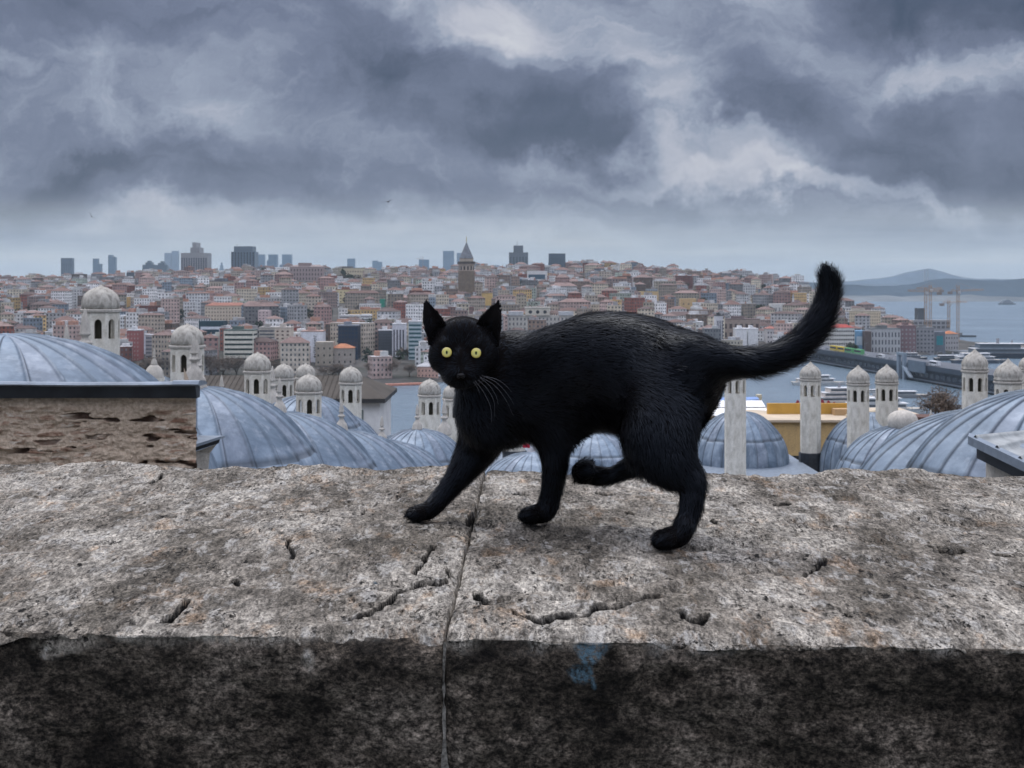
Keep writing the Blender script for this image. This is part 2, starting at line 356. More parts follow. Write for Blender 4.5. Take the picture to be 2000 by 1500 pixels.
M = dict(
 stone=mat_stone(), lead=mat_lead(), rubble=mat_rubble(), wall=mat_wall(), water=mat_water(), land=mat_land(), fur=mat_fur(),
 roof=mat_attr('roof_covering', 0.85, 0.15, 0.4, 0.6, 1.25), paint=mat_attr('painted_surface', 0.6, 0.3), glass=mat_attr('dark_glazing', 0.18, 0.5, 0.1, 0.7, 1.3),
 tower_glass=mat_attr('tower_cladding', 0.35, 0.45, 0.03, 0.85, 1.1),
 plaster=mat_plaster('lime_plaster', (0.74, 0.70, 0.61), (0.42, 0.385, 0.31), 0.8), capstone=mat_plaster('lichened_stone', (0.50, 0.47, 0.41), (0.20, 0.185, 0.16), 0.95, 1.6),
 palestone=mat_plaster('pale_stone', (0.56, 0.52, 0.455), (0.30, 0.275, 0.24), 0.7, 2.0), ochre=mat_plaster('ochre_render', (0.58, 0.40, 0.18), (0.36, 0.26, 0.14), 0.6, 0.4),
 dark=plain('dark_painted_board', (0.028, 0.032, 0.038), 0.55, 0.4, 6), leadtrim=plain('lead_flashing', (0.20, 0.235, 0.275), 0.45, 0.3, 5, 0.2, 0.4, 0.3, 12),
 mortar=plain('lime_mortar', (0.24, 0.222, 0.196), 0.95, 0.75, 160, 0, 0.1, 0.8, 300), skin=plain('black_skin', (0.005, 0.0042, 0.0042), 0.8, 0.3, 60, 0, 0.04),
 whisker=plain('whisker_hair', (0.22, 0.22, 0.24), 0.4, 0.1, 30), blackhair=plain('dark_whisker_hair', (0.015, 0.014, 0.014), 0.5, 0.1, 30), pupil=plain('eye_pupil', (0.002, 0.002, 0.002), 0.08, 0.1, 60, 0, 0.6),
 leaf=mat_attr('foliage', 0.8, 0.15, 0.3, 0.5, 1.4), bark=plain('bark', (0.075, 0.058, 0.045), 0.95, 0.4, 4),
 steel=mat_attr('painted_steel', 0.5, 0.3, 0.2), hill=mat_attr('far_hill_cover', 1.0, 0.02, 0.004, 0.5, 1.5))
# ------------------------------------------------------------------ stone parapet in front
TOPZ = H-0.313; YAW = 0.06
DEPTH0, DEPTH1, FACE = 1.131, 2.167, 0.34
def top_pt(px, py):
    Y = 0.313*F/(py-HY); return np.array(((px-1000)/F*Y, Y))
def front_pt(px, py):
    """point on the standing face: along, depth below the top"""
    X = (px-1000)/F*DEPTH0; Y = DEPTH0-YAW*X; return np.array(((px-1000)/F*Y, (py-HY)/F*Y-0.313))
def seg_dist(P, poly):
    d = np.full(len(P), 9.0); 
    for a, b in zip(poly[:-1], poly[1:]):
        a = np.array(a); b = np.array(b); ab = b-a; t = np.clip(((P-a)@ab)/(ab@ab), 0, 1)
        d = np.minimum(d, np.linalg.norm(P-(a+t[:,None]*ab), axis=1))
    return d
CRACKS = [([(930,1165),(975,1186),(1010,1205),(1045,1219),(1070,1214),(1090,1209),(1140,1206),(1165,1196),(1180,1190),(1230,1179),(1262,1175),(1292,1169)], .0042, .012),
 ([(1335,1200),(1348,1218),(1366,1220),(1376,1208)], .005, .012), ([(1572,1131),(1592,1113),(1612,1096)], .003, .008), 
 ([(690,1202),(722,1194),(745,1184),(760,1176),(770,1165),(800,1151),(830,1135),(862,1139)], .0045, .013), ([(812,1118),(830,1098),(836,1084),(848,1070)], .0035, .010),
 ([(455,1135),(470,1140)], .004, .010), ([(325,1205),(345,1190),(360,1178)], .0055, .012), ([(300,940),(312,930)],.006,.01),
 ([(916,1018),(923,1008),(930,1000)], .0065, .02), ([(1380,1015),(1396,1022)], .005, .009), ([(1225,1005),(1240,1008)], .004, .008),
 ([(700,1010),(725,992),(760,975)], .002, .006), ([(1820,1065),(1850,1078),(1880,1072)], .005, .010), ([(1950,1080),(1975,1085)], .005, .01), ([(1160,960),(1185,966),(1215,962)], .003, .007),
 ([(870,1110),(880,1128),(872,1140)], .003, .009), ([(1000,965),(1030,970)], .003, .006), ([(1500,985),(1540,980)], .003, .006), ([(1650,1200),(1700,1222)], .0028, .006), ([(560,1060),(575,1085)], .003, .007)]
JX0, JX1 = float(top_pt(948, 923)[0]), float(front_pt(868, 1246)[0])
PAINT = [front_pt(1110,1249), front_pt(1165,1258), front_pt(1160,1290), front_pt(1135,1300)]
def coping(name, side, parent, label):
    # profile runs from the back foot over the top and down the front face
    e = 0.012
    bf = np.concatenate([np.linspace(-0.30, -e, 12), DEPTH1-1/np.linspace(1/DEPTH1, 1/DEPTH0, 260), 1.036+np.linspace(e*.25, e, 4), 1.036+e+np.linspace(.0015, .13, 85), 1.036+e+np.linspace(.14, FACE, 12)])
    if side < 0: xs = np.concatenate([-np.geomspace(2.6, 0.95, 40), np.linspace(-0.945, -0.002, 640)])
    else: xs = np.concatenate([np.linspace(0.002, 1.045, 700), np.geomspace(1.05, 2.8, 40)])
    S, X = np.meshgrid(bf, xs, indexing='ij'); s = S.ravel(); a = X.ravel()
    L = 1.036
    b = np.clip(s, 0, L); down = np.where(s < 0, -s, np.where(s > L, s-L, 0))
    joint = JX0+(JX1-JX0)*np.clip(b/L, 0, 1)          # b runs from back (0) to front (L)
    x = a+joint; y = DEPTH1-b; z = -down
    y = y-YAW*x
    P = np.stack([x, y, z], 1); nrm = np.zeros_like(P)
    wf = sstep(L-.006, L+.006, s); wb = 1-sstep(-.006, .006, s)
    nrm[:,1] = -wf+wb; nrm[:,2] = 1-wf-wb+1e-3; nrm /= np.linalg.norm(nrm, axis=1)[:,None]
    Q = P*np.array([0.7, 1, 1.2])
    d = (fbm(Q*5, 4, 3)-.5)*.014+(fbm(Q*22, 4, 9)-.5)*.0065+(fbm(Q*90, 3, 21)-.5)*.0060
    pits = sstep(.60, .72, fbm(Q*42, 2, 40))*sstep(.42, .58, fbm(Q*9, 2, 50)); d -= pits*.0045
    rough_face = sstep(L, L+.02, s); d += rough_face*((fbm(Q*[8, 8, 16], 4, 77)-.5)*.020)
    # broken arris, worst on the left half; the back edge is gnawed too
    edge = np.exp(-((s-L)/.016)**2); ch = np.clip(fbm(np.stack([x*7, x*0, x*0+4], 1), 5, 5)-.42, 0, 1)*(1.6 if side < 0 else .32)
    d -= edge*(.003+ch*.055)
    bedge = np.exp(-(s/.030)**2); d += bedge*((fbm(np.stack([x*9, x*0+2, x*0], 1), 5, 15)-.55)*.030)
    d -= np.exp(-(a/.007)**2)*.018*np.clip(fbm(np.stack([y*38, z*38, x*0+side], 1), 4, 88)-.22, 0, 1)
    crack = np.zeros(len(s)); on = (s >= -.001) & (s <= L+.01)
    wob = (fbm(np.stack([x*60, y*60, x*0], 1), 3, 60)-.5)
    PX = np.stack([x+wob*.006, y+np.roll(wob, 7)*.022], 1)
    for poly, wd, dp in CRACKS:
        pts = [top_pt(*q) for q in poly]
        q0 = np.min(pts, axis=0)-.04; q1 = np.max(pts, axis=0)+.04
        sel = on & (x > q0[0]) & (x < q1[0]) & (y > q0[1]) & (y < q1[1])
        if not sel.any(): continue
        dd = seg_dist(PX[sel]*[1, .36], [np.array(q)*[1, .36] for q in pts]); ww = .72*wd*(.5+1.0*fbm(PX[sel][:, [0,1,1]]*35, 2, 33))
        k = 1-sstep(ww*.7, ww*1.15, dd); crack[sel] = np.maximum(crack[sel], 1-sstep(ww*.9, ww*1.35, dd)); d[sel] -= k*dp*.75
    paint = np.zeros(len(s))
    if side > 0:
        fp = np.stack([x, down], 1); c1 = front_pt(1148, 1272); c2 = front_pt(1128, 1312)
        fn = fbm(np.stack([x*45, down*45, x*0], 1), 4, 91)
        e1 = ((fp[:,0]-c1[0])/(.017*np.clip(1.25-(fp[:,1]-.0)/.024, .1, 1.2)))**2+((fp[:,1]-c1[1])/.020)**2; e2 = ((fp[:,0]-c2[0])/.013)**2+((fp[:,1]-c2[1])/.009)**2
        drip = seg_dist(fp, [front_pt(1150,1280), front_pt(1153,1312), front_pt(1160,1340)])
        paint = np.maximum.reduce([1-sstep(.5, 1.4, e1+(fn-.5)*2.4), 1-sstep(.4, 1.3, e2+(fn-.5)*2.4), 1-sstep(.001, .0026, drip)])*sstep(L-.008, L+.002, s)
    for (bx, by) in ((733,1136), (597,1231), (655,1238)):
        q = top_pt(bx, by); paint = np.maximum(paint, (1-sstep(.0015, .0032, np.hypot(PX[:,0]-q[0], PX[:,1]-q[1])))*on)
    crust_shade = sstep(L-.004, L+.014, s+(fbm(Q*30, 3, 70)-.5)*.03)
    crust_shade = np.maximum(crust_shade, 1-sstep(-.02, .0, s))
    if side < 0:      # pale fresh breaks in the darkened face
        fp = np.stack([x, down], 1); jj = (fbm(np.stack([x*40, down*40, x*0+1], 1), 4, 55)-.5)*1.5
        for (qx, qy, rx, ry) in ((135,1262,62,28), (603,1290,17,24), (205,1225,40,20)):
            c_ = front_pt(qx, qy); s_ = DEPTH0/F; crust_shade *= sstep(.75, 1.15, np.hypot((fp[:,0]-c_[0])/(rx*s_), (fp[:,1]-c_[1])/(ry*s_))+jj)*.72+.28
    P = P+nrm*d[:,None]; P[:,2] += TOPZ
    nx = len(xs); ns = len(bf); I = np.arange(ns*nx).reshape(ns, nx)
    q = np.stack([I[:-1,:-1], I[1:,:-1], I[1:,1:], I[:-1,1:]], -1).reshape(-1, 4)
    # close the end of the block along the joint
    col = I[:, -1] if side < 0 else I[:, 0]
    inn = P[col].copy(); inn[:,2] = np.minimum(inn[:,2], TOPZ)-.03; inn[:,1] = np.clip(inn[:,1], 1.16, 2.13); inn[:,0] += .005*(1 if side < 0 else -1)
    k = len(P); V = np.concatenate([P, inn]); J = k+np.arange(ns)
    e = np.stack([col[:-1], col[1:], J[1:], J[:-1]], -1)
    q = np.concatenate([q, e if side < 0 else e[:, ::-1]])
    me = npmesh(name, V, q)
    for nm, arr in (('crack', crack), ('crust_shade', crust_shade), ('paint', paint)):
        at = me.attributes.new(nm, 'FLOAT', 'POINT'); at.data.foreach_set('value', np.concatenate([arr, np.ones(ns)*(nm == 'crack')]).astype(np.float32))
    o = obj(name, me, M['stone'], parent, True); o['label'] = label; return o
parapet = empty('stone_parapet', (0, 0, 0), 'pitted grey limestone parapet of two broad coping blocks carrying the black cat', 'parapet')
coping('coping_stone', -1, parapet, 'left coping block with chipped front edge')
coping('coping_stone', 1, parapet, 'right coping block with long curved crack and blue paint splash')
def mortar():
    n = 60; mb = MB(); zz = np.linspace(-.004, -.30, n)
    wv = .0003+.0030*np.clip(fbm(np.stack([zz*90, zz*0, zz*0], 1), 4, 8)-.22, 0, 1)+.003*sstep(-.085, -.125, zz)
    jx = fbm(np.stack([zz*20, zz*0+5, zz*0], 1), 3, 18)*.004-.002
    for i in range(n-1):
        yv = DEPTH0-YAW*JX1-.0015
        a = lambda k, sg: (JX1+jx[k]+sg*wv[k], yv+.0015*math.sin(k*1.7+sg), TOPZ+zz[k])
        c = lambda k: (JX1+jx[k]+wv[k]*.3, yv+.0012, TOPZ+zz[k])
        mb.face([a(i,-1), a(i+1,-1), c(i+1), c(i)]); mb.face([c(i), c(i+1), a(i+1,1), a(i,1)])
    mb.build('mortar_joint', M['mortar'], parapet, smooth=True)
mortar()
# wall under the coping, out of sight below the frame
mb = MB(); mb.box(-2.6, 2.8, 1.32, 2.02, H-3.2, TOPZ-.28); mb.build('wall_base', M['palestone'], parapet)
# ------------------------------------------------------------------ the cat
def catmull(P, n=6):
    P = np.asarray(P, float); out = []
    E = np.vstack([2*P[0]-P[1], P, 2*P[-1]-P[-2]])
    for i in range(1, len(E)-2):
        p0, p1, p2, p3 = E[i-1:i+3]
        for t in np.arange(n)/n:
            out.append(.5*((2*p1)+(p2-p0)*t+(2*p0-5*p1+4*p2-p3)*t*t+(3*p1-p0-3*p2+p3)*t**3))
    out.append(P[-1]); return np.array(out)
PRIMS = []    # solid primitives for the smooth union: (centres, radii, depth ratio) or ellipsoids
BONES = []      # (points, flow sign, fur length, lift) for combing the coat
def limb(mb, pts, k=0.8, n=20, fur=None, skip=0):
    """pts: (px, py, Y, radius px); a tapered body of elliptical sections"""
    A = []
    for (px, py, Y, r) in pts: A.append([*W(px, py, Y), r*Y/F])
    C = catmull(A, 6); c = C[:, :3]; r = np.maximum(C[:, 3], .003)
    T = np.gradient(c, axis=0); T /= np.linalg.norm(T, axis=1)[:,None]
    D = np.array((0.0, 1.0, 0.0))
    # rounded ends
    cs = [c[0]-T[0]*r[0]*q for q in (.95, .8, .5)]+list(c)+[c[-1]+T[-1]*r[-1]*q for q in (.5, .8, .95)]
    rs = [r[0]*q for q in (.3, .6, .87)]+list(r)+[r[-1]*q for q in (.87, .6, .3)]
    ts = [T[0]]*3+list(T)+[T[-1]]*3
    R = []
    for p, rr, t in zip(cs, rs, ts):
        d = D-t*(D@t); d /= np.linalg.norm(d); e = np.cross(t, d)
        R.append([p+rr*(math.cos(a)*e+math.sin(a)*k*d) for a in np.arange(n)*2*math.pi/n])
    for i in range(len(R)-1):
        for j in range(n): mb.face([R[i][j], R[i][(j+1)%n], R[i+1][(j+1)%n], R[i+1][j]])
    mb.face(R[0][::-1]); mb.face(R[-1])
    PRIMS.append(('limb', c, r, k))
    if fur: BONES.append((c[skip:], np.maximum(r[skip:], .004), *fur))
def blob(mb, c, rad, rotz=0, n=14, tilt=0):
    c = np.asarray(c, float); R = []; PRIMS.append(('blob', c, np.array(rad), (rotz, tilt)))
    for i in range(1, n):
        th = math.pi*i/n
        ring = []
        for a in np.arange(2*n)*math.pi/n:
            v = np.array((rad[0]*math.sin(th)*math.cos(a), rad[1]*math.sin(th)*math.sin(a), rad[2]*math.cos(th)))
            cz, sz = math.cos(rotz), math.sin(rotz); ct, s_ = math.cos(tilt), math.sin(tilt)
            v = np.array((v[0]*ct+v[2]*s_, v[1], -v[0]*s_+v[2]*ct)); v = np.array((v[0]*cz-v[1]*sz, v[0]*sz+v[1]*cz, v[2])); ring.append(c+v)
        R.append(ring)
    for i in range(len(R)-1):
        for j in range(2*n): mb.face([R[i][j], R[i+1][j], R[i+1][(j+1)%(2*n)], R[i][(j+1)%(2*n)]])
    mb.face(R[0]); mb.face(R[-1][::-1])
def union_sdf(V):
    """soft union of all the solids: wide blends on the trunk, tight ones on paws and face"""
    K = .0025+.0235*sstep(W(0, 1000, 1.65)[2], W(0, 830, 1.65)[2], V[:,2])
    hd = np.linalg.norm(V-W(906, 680, 1.63), axis=1); hk = sstep(.060, .125, hd); K = .009*(1-hk)+K*hk
    D = None
    for kind, c, r, k in PRIMS:
        if kind == 'limb':
            d = np.full(len(V), 9.0); lo = c.min(0)-r.max()-.05; hi = c.max(0)+r.max()+.05
            s_ = np.all((V > lo) & (V < hi), axis=1); Q = V[s_]; dd = np.full(len(Q), 9.0)
            cc = c; rr = r
            for i in range(len(cc)-1):
                a, b = cc[i], cc[i+1]; ab = b-a; t = np.clip(((Q-a)@ab)/(ab@ab), 0, 1); e = Q-(a+t[:,None]*ab); e[:,1] /= k
                dd = np.minimum(dd, (np.linalg.norm(e, axis=1)-(rr[i]+(rr[i+1]-rr[i])*t))*max(k, .75))
            d[s_] = dd
        else:
            rz, ti = k; e = V-c; cz, sz = math.cos(-rz), math.sin(-rz); e = np.stack([e[:,0]*cz-e[:,1]*sz, e[:,0]*sz+e[:,1]*cz, e[:,2]], 1)
            ct, st = math.cos(ti), math.sin(ti); e = np.stack([e[:,0]*ct-e[:,2]*st, e[:,1], e[:,0]*st+e[:,2]*ct], 1)
            q = np.linalg.norm(e/r, axis=1); q2 = np.linalg.norm(e/(r*r), axis=1); d = q*(q-1)/np.maximum(q2, 1e-6)
        if D is None: D = d
        else:
            h = np.clip(.5+.5*(d-D)/K, 0, 1); D = d*(1-h)+D*h-K*h*(1-h)
    return D
cat = empty('cat', (0.07, 1.62, TOPZ), 'slim black cat with yellow eyes walking along the stone parapet, tail raised', 'cat')
CAT0 = np.array(cat.location)
def build_cat():
    mb = MB()
    YH = 1.630                                    # head plane
    # trunk
    limb(mb, [(955,756,1.685,58),(985,750,1.69,80),(1010,748,1.69,93),(1060,748,1.675,101),(1125,734,1.655,107),(1195,731,1.635,109),(1255,742,1.612,110),(1300,752,1.59,99),(1322,744,1.580,82),(1342,730,1.574,52)], .66, 32, (1, .012, .38))
    limb(mb, [(1180,700,1.64,76),(1230,708,1.62,80),(1280,722,1.60,74),(1318,728,1.585,56)], .62, 24)      # loin
    # neck up to the head
    limb(mb, [(985,715,1.69,66),(945,708,1.675,60),(915,690,1.66,54)], .85, 24, (-1, .008, .45))
    limb(mb, [(930,745,1.672,36),(940,790,1.675,46),(958,822,1.68,50)], .85, 24, (1, .010, .5))          # breast
    limb(mb, [(958,796,1.69,55),(1016,792,1.68,40),(1085,790,1.66,44)], .8, 24)
    limb(mb, [(990,760,1.67,62),(1008,788,1.665,46)], .8, 20)
    # near fore leg
    limb(mb, [(1062,770,1.668,60),(1077,812,1.655,50),(1081,852,1.655,36),(1083,905,1.662,25.5),(1079,950,1.668,21.5),(1071,985,1.672,19.5)], .85, 20, (1, .0085, .42), 8)
    limb(mb, [(1073,985,1.672,19.5),(1064,1000,1.672,20),(1046,1004,1.670,19)], 1.05, 18, (1, .0055, .45))
    for dx, dy, dY in ((-2,0,-.0185), (-10,0,-.0065), (-10,-1,.0065), (-2,-2,.0185)): blob(mb, W(1041+dx, 1007+dy, 1.668+dY), (.0112, .0066, .0108))
    # far fore leg reaching ahead
    limb(mb, [(980,800,1.715,64),(952,838,1.715,48),(934,872,1.712,41),(903,920,1.705,27.5),(876,955,1.700,20.5),(852,984,1.694,17.5)], .85, 20, (1, .0085, .42), 6)
    limb(mb, [(854,983,1.694,17.5),(838,996,1.690,17.5),(822,1001,1.686,16.5)], 1.05, 18, (1, .0055, .45))
    for dx, dy, dY in ((2,1,-.018), (-5,0,-.0062), (-6,-1,.0062), (0,-2,.018)): blob(mb, W(815+dx, 1004+dy, 1.684+dY), (.0112, .0066, .0096))
    # near hind leg: thigh, knee at the flank, hock behind
    limb(mb, [(1308,756,1.572,62),(1300,800,1.550,70),(1298,845,1.535,65),(1308,885,1.527,52),(1330,915,1.525,38),(1348,936,1.522,30.5),(1352,965,1.520,25.5),(1347,1000,1.517,22),(1336,1030,1.513,20.5)], .62, 22, (1, .0105, .42), 14)
    limb(mb, [(1262,860,1.545,44),(1275,895,1.540,36),(1305,925,1.53,28)], .7, 18, (1, .0105, .42))
    limb(mb, [(1338,1026,1.513,20.5),(1327,1045,1.512,22),(1308,1051,1.508,21.5)], 1.05, 18, (1, .0055, .45))
    for dx, dy, dY in ((2,1,-.020), (-7,1,-.007), (-8,0,.007), (0,-1,.020)): blob(mb, W(1301+dx, 1054+dy, 1.504+dY), (.0122, .0070, .0120))
    # far hind leg swinging forward, paw just lifted off the stone
    limb(mb, [(1300,820,1.625,62),(1278,868,1.630,40),(1252,900,1.640,27),(1222,917,1.650,19),(1195,929,1.655,15),(1172,932,1.658,14.5)], .8, 18, (1, .0085, .42))
    limb(mb, [(1174,932,1.658,14.5),(1158,931,1.658,15),(1147,927,1.656,15)], 1.0, 18, (1, .0055, .45))
    for dx, dy, dY in ((0,0,-.013), (-5,3,0), (0,-1,.013)): blob(mb, W(1141+dx, 924+dy, 1.655+dY), (.0115, .009, .0115))
    # tail
    limb(mb, [(1345,712,1.575,52),(1390,706,1.562,36),(1435,708,1.555,29.5),(1480,706,1.553,27.5),(1528,694,1.553,27),(1567,666,1.553,25.5),(1598,629,1.556,23.5),(1614,592,1.560,21.5),(1620,562,1.562,20),(1618,546,1.563,18)], 1.0, 20, (1, .016, .46), 6)
    # head: broad skull, wedge muzzle, cheeks
    s = YH/F
    def hb(px, py, depth, rx, ry, rz, tilt=0): blob(mb, W(px, py, YH)+np.array((0, depth*s, 0)), (rx*s, rz*s, ry*s), 0, 16, tilt)
    hb(906, 678, 6, 60, 50, 58); hb(903, 648, 14, 46, 30, 44); hb(866, 692, -4, 28, 34, 40, .3); hb(944, 692, -4, 29, 35, 40, -.3)
    hb(905, 706, -14, 53, 30, 46, 0); hb(903, 722, -28, 39, 24, 36); hb(901, 724, -50, 20, 16, 25); hb(889, 733, -44, 16, 11, 20); hb(915, 733, -44, 16, 11, 20); hb(902, 744, -34, 20, 10, 22)
    hb(900, 702, -52, 10, 25, 17); hb(903, 655, -28, 36, 33, 26); hb(876, 672, -36, 15, 8, 17, .25); hb(928, 673, -36, 15, 8, 17, -.25)
    hb(872, 690, -33, 15, 14, 14); hb(931, 691, -33, 15, 14, 14); hb(905, 738, -14, 38, 14, 28)
    BONES.append((np.array([W(902, 716, YH-.05), W(904, 690, YH-.03), W(906, 665, YH), W(910, 655, YH+.03)]), np.array([.02, .04, .055, .055]), 2, .0038, .32))
    # ears: cupped shells open to the front
    def ear(outer, inner):
        o_ = catmull([W(x, y, YH+d) for x, y, d in outer], 4); i_ = catmull([W(x, y, YH+d) for x, y, d in inner], 4); n = len(o_)-1
        lay = []
        for th in (0, .0042):
            rows = []
            for k in range(n+1):
                a, b = o_[k], i_[k]; w = np.linalg.norm(b-a); v = k/n; row = []
                for j in range(15):
                    u = j/14; q = math.sin(math.pi*u); sh = .5-.5*math.cos(math.pi*u)
                    uu = .06+.88*u if th else u
                    row.append(a+(b-a)*uu+np.array((0, 1, 0))*(q*w*.62-th*(.2+q)*(1-.5*v)+(0 if th == 0 else -.0004)))
                rows.append(row)
            lay.append(rows)
        o, q = lay
        for i in range(n):
            for j in range(14):
                mb.face([o[i][j], o[i+1][j], o[i+1][j+1], o[i][j+1]]); mb.face([q[i][j], q[i][j+1], q[i+1][j+1], q[i+1][j]])
            mb.face([o[i][0], q[i][0], q[i+1][0], o[i+1][0]]); mb.face([o[i][14], o[i+1][14], q[i+1][14], q[i][14]])
        for j in range(14): mb.face([o[0][j], o[0][j+1], q[0][j+1], q[0][j]]); mb.face([o[n][j], q[n][j], q[n][j+1], o[n][j+1]])
    ear([(839,688,-.012),(831,655,-.014),(824,624,-.010),(824,602,-.002),(828,582,.006)], [(884,664,-.022),(873,634,-.020),(861,613,-.010),(846,597,.0),(833,584,.006)])
    ear([(975,684,-.012),(979,652,-.014),(982,620,-.010),(981,602,-.002),(977,583,.006)], [(921,662,-.022),(929,632,-.020),(944,610,-.010),(960,596,.0),(972,585,.006)])
    me = mb.mesh('body', True)
    tmp = bpy.data.objects.new('tmp_body', me); COL.objects.link(tmp)
    md = tmp.modifiers.new('r', 'REMESH'); md.mode = 'VOXEL'; md.voxel_size = 0.0023; md.use_smooth_shade = True
    sm = tmp.modifiers.new('s', 'SMOOTH'); sm.factor = .5; sm.iterations = 4
    dg = bpy.context.evaluated_depsgraph_get(); me2 = bpy.data.meshes.new_from_object(tmp.evaluated_get(dg))
    COL.objects.unlink(tmp); bpy.data.objects.remove(tmp)
    n = len(me2.vertices); V = np.empty(n*3, np.float32); me2.vertices.foreach_get('co', V); V = V.reshape(-1, 3).astype(float)
    for it in range(7):
        sd = union_sdf(V); NV = np.empty(n*3, np.float32); me2.vertices.foreach_get('normal', NV); NV = NV.reshape(-1, 3)
        mv = np.where(sd < .0035, -sd, 0)*.8; V = V+NV*mv[:,None]
        me2.vertices.foreach_set('co', V.astype(np.float32).ravel()); me2.update()
        ed = np.empty(len(me2.edges)*2, np.int32); me2.edges.foreach_get('vertices', ed); ed = ed.reshape(-1, 2)
        cnt = np.bincount(ed.ravel(), minlength=n)
        for _ in range((14, 12, 9, 6, 3, 2, 1)[it]):
            acc = np.zeros((n, 3))
            for ax in range(3): acc[:, ax] = np.bincount(ed[:,0], V[ed[:,1], ax], n)+np.bincount(ed[:,1], V[ed[:,0], ax], n)
            V = np.where((sd < .0035)[:,None], V*.6+.4*acc/cnt[:,None], V)
        me2.vertices.foreach_set('co', V.astype(np.float32).ravel()); me2.update()
    me2.calc_loop_triangles(); nt = len(me2.loop_triangles); T = np.empty(nt*3, np.int32); me2.loop_triangles.foreach_get('vertices', T); T = T.reshape(-1, 3)
    bvh = BVHTree.FromPolygons(V.tolist(), T.tolist())
    # ---------------- eyes and nose sit on the skin found along the line of the face
    eyes = []
    for (px, py) in ((873, 688.3), (930, 689.6)):
        o = W(px, py, 1.40); hit = bvh.ray_cast(Vector(o), Vector(W(px, py, 1.7)-o).normalized())[0]
        eyes.append(np.array(hit) if hit else W(px, py, YH-.04))
    o = W(900, 733, 1.40); hit = bvh.ray_cast(Vector(o), Vector(W(900, 733, 1.7)-o).normalized())[0]; nose = np.array(hit)
    V2 = V-CAT0
    me2.vertices.foreach_set('co', V2.astype(np.float32).ravel()); me2.name = 'body'; me2.update()
    body = obj('body', me2, M['skin'], cat, True)
    # eye sockets: push the skin back round each eye so the globe sits in a lid
    def eyemat():
        m, g, b = newmat('yellow_iris'); co = g.coord('Object'); x, y, z = g.sep(co)
        r = g.math('SQRT', g.math('ADD', g.math('MULTIPLY', x, x), g.math('MULTIPLY', z, z)))
        rr = g.math('DIVIDE', r, .0068); fib = g.noise(g.comb(g.math('ARCTAN2', z, x), g.math('MULTIPLY', rr, .4), 0), 9, 4, .6)
        c = g.ramp(rr, [(0.15, (0.46, 0.50, 0.12)), (0.55, (0.70, 0.62, 0.17)), (0.86, (0.58, 0.47, 0.10)), (0.97, (0.05, 0.045, 0.015)), (1.0, (0.006, 0.006, 0.005))])
        c = g.mix(.35, c, g.ramp(fib, [(.3, .55), (.7, 1.3)]), 'MULTIPLY')
        g.put(b.inputs['Base Color'], c); b.inputs['Roughness'].default_value = .12; b.inputs['Specular IOR Level'].default_value = .5; b.inputs['Coat Weight'].default_value = .6; b.inputs['Coat Roughness'].default_value = .04; return m
    iris_m = eyemat()
    for e in eyes:
        mbx = MB(); blob(mbx, (0, 0, 0), (.0075, .0048, .0073), 0, 16); rim = mbx.build('eye', M['pupil'], cat, smooth=True); rim.location = e-CAT0+np.array((0, .0012, 0))
        d = np.array((0, 0, H))-e; rim.rotation_euler = (-math.atan2(d[2], -d[1]), 0, 0)
        mbx = MB(); pr = [(.0063*math.sin(t), -.0046-.0016*math.cos(t)) for t in np.linspace(math.pi/2, .02, 9)]
        k = 28
        ring = [[(r*math.cos(a), yv, r*math.sin(a)) for a in np.arange(k)*2*math.pi/k] for r, yv in pr]
        for i in range(len(ring)-1):
            for j in range(k): mbx.face([ring[i][j], ring[i][(j+1)%k], ring[i+1][(j+1)%k], ring[i+1][j]])
        mbx.face(ring[-1]); mbx.build('iris', iris_m, rim, smooth=True)
        mbx = MB(); mbx.face([(.00105*math.cos(a), -.00655+.0002*abs(math.sin(a)), .0021*math.sin(a)) for a in np.arange(20)*math.pi/10]); 
        mbx.face([(.0011*math.cos(a), -.00635, .0022*math.sin(a)) for a in -np.arange(20)*math.pi/10]); mbx.build('pupil', M['pupil'], rim)
    mbx = MB(); blob(mbx, (0, 0, 0), (.0050, .0034, .0028), 0, 10); blob(mbx, (-.0028, .0004, -.002), (.0022, .0028, .002), 0, 8); blob(mbx, (.0028, .0004, -.002), (.0022, .0028, .002), 0, 8)
    no = mbx.build('nose', plain('wet_nose', (.006, .0052, .0056), .5, .3, 300, 0, .25), cat, smooth=True); no.location = nose-CAT0+np.array((0, .0006, 0))
    # ---------------- whiskers
    def whisker(pts, m, r):
        c = catmull([W(px, py, Y)-CAT0 for px, py, Y in pts], 6); w = MB()
        for i in range(len(c)-1): w.bar(c[i], c[i+1], r*(1-.8*i/len(c)), n=4, r2=r*(1-.8*(i+1)/len(c)))
        w.build('whisker', m, cat)
    for pts in ([(937,736),(965,752),(986,778),(1003,812)], [(949,735),(970,741),(988,753),(1000,766)], [(934,742),(952,760),(965,785),(966,815)], [(938,738),(955,752),(968,772),(973,790)],
                [(928,744),(944,765),(958,795),(960,825)], [(925,746),(932,756),(938,770)], [(941,733),(968,746),(990,768),(1004,790)]):
        whisker([(x, y, 1.575-.03*i*0) for i, (x, y) in enumerate(pts)], M['whisker'], .00011)
    for pts in ([(872,738),(850,744),(832,752),(818,764)], [(876,742),(858,750),(843,762),(835,774)], [(870,735),(848,737),(828,742),(812,752)], [(880,744),(866,754),(856,766)]):
        whisker([(x, y, 1.585) for x, y in pts], M['blackhair'], .00017)
    # ---------------- coat
    A = V[T[:,0]]; B = V[T[:,1]]; C = V[T[:,2]]; ar = np.linalg.norm(np.cross(B-A, C-A), axis=1)/2
    N = 170000; pick = rng.choice(len(T), N, p=ar/ar.sum()); r1 = np.sqrt(rng.random(N)); r2 = rng.random(N)
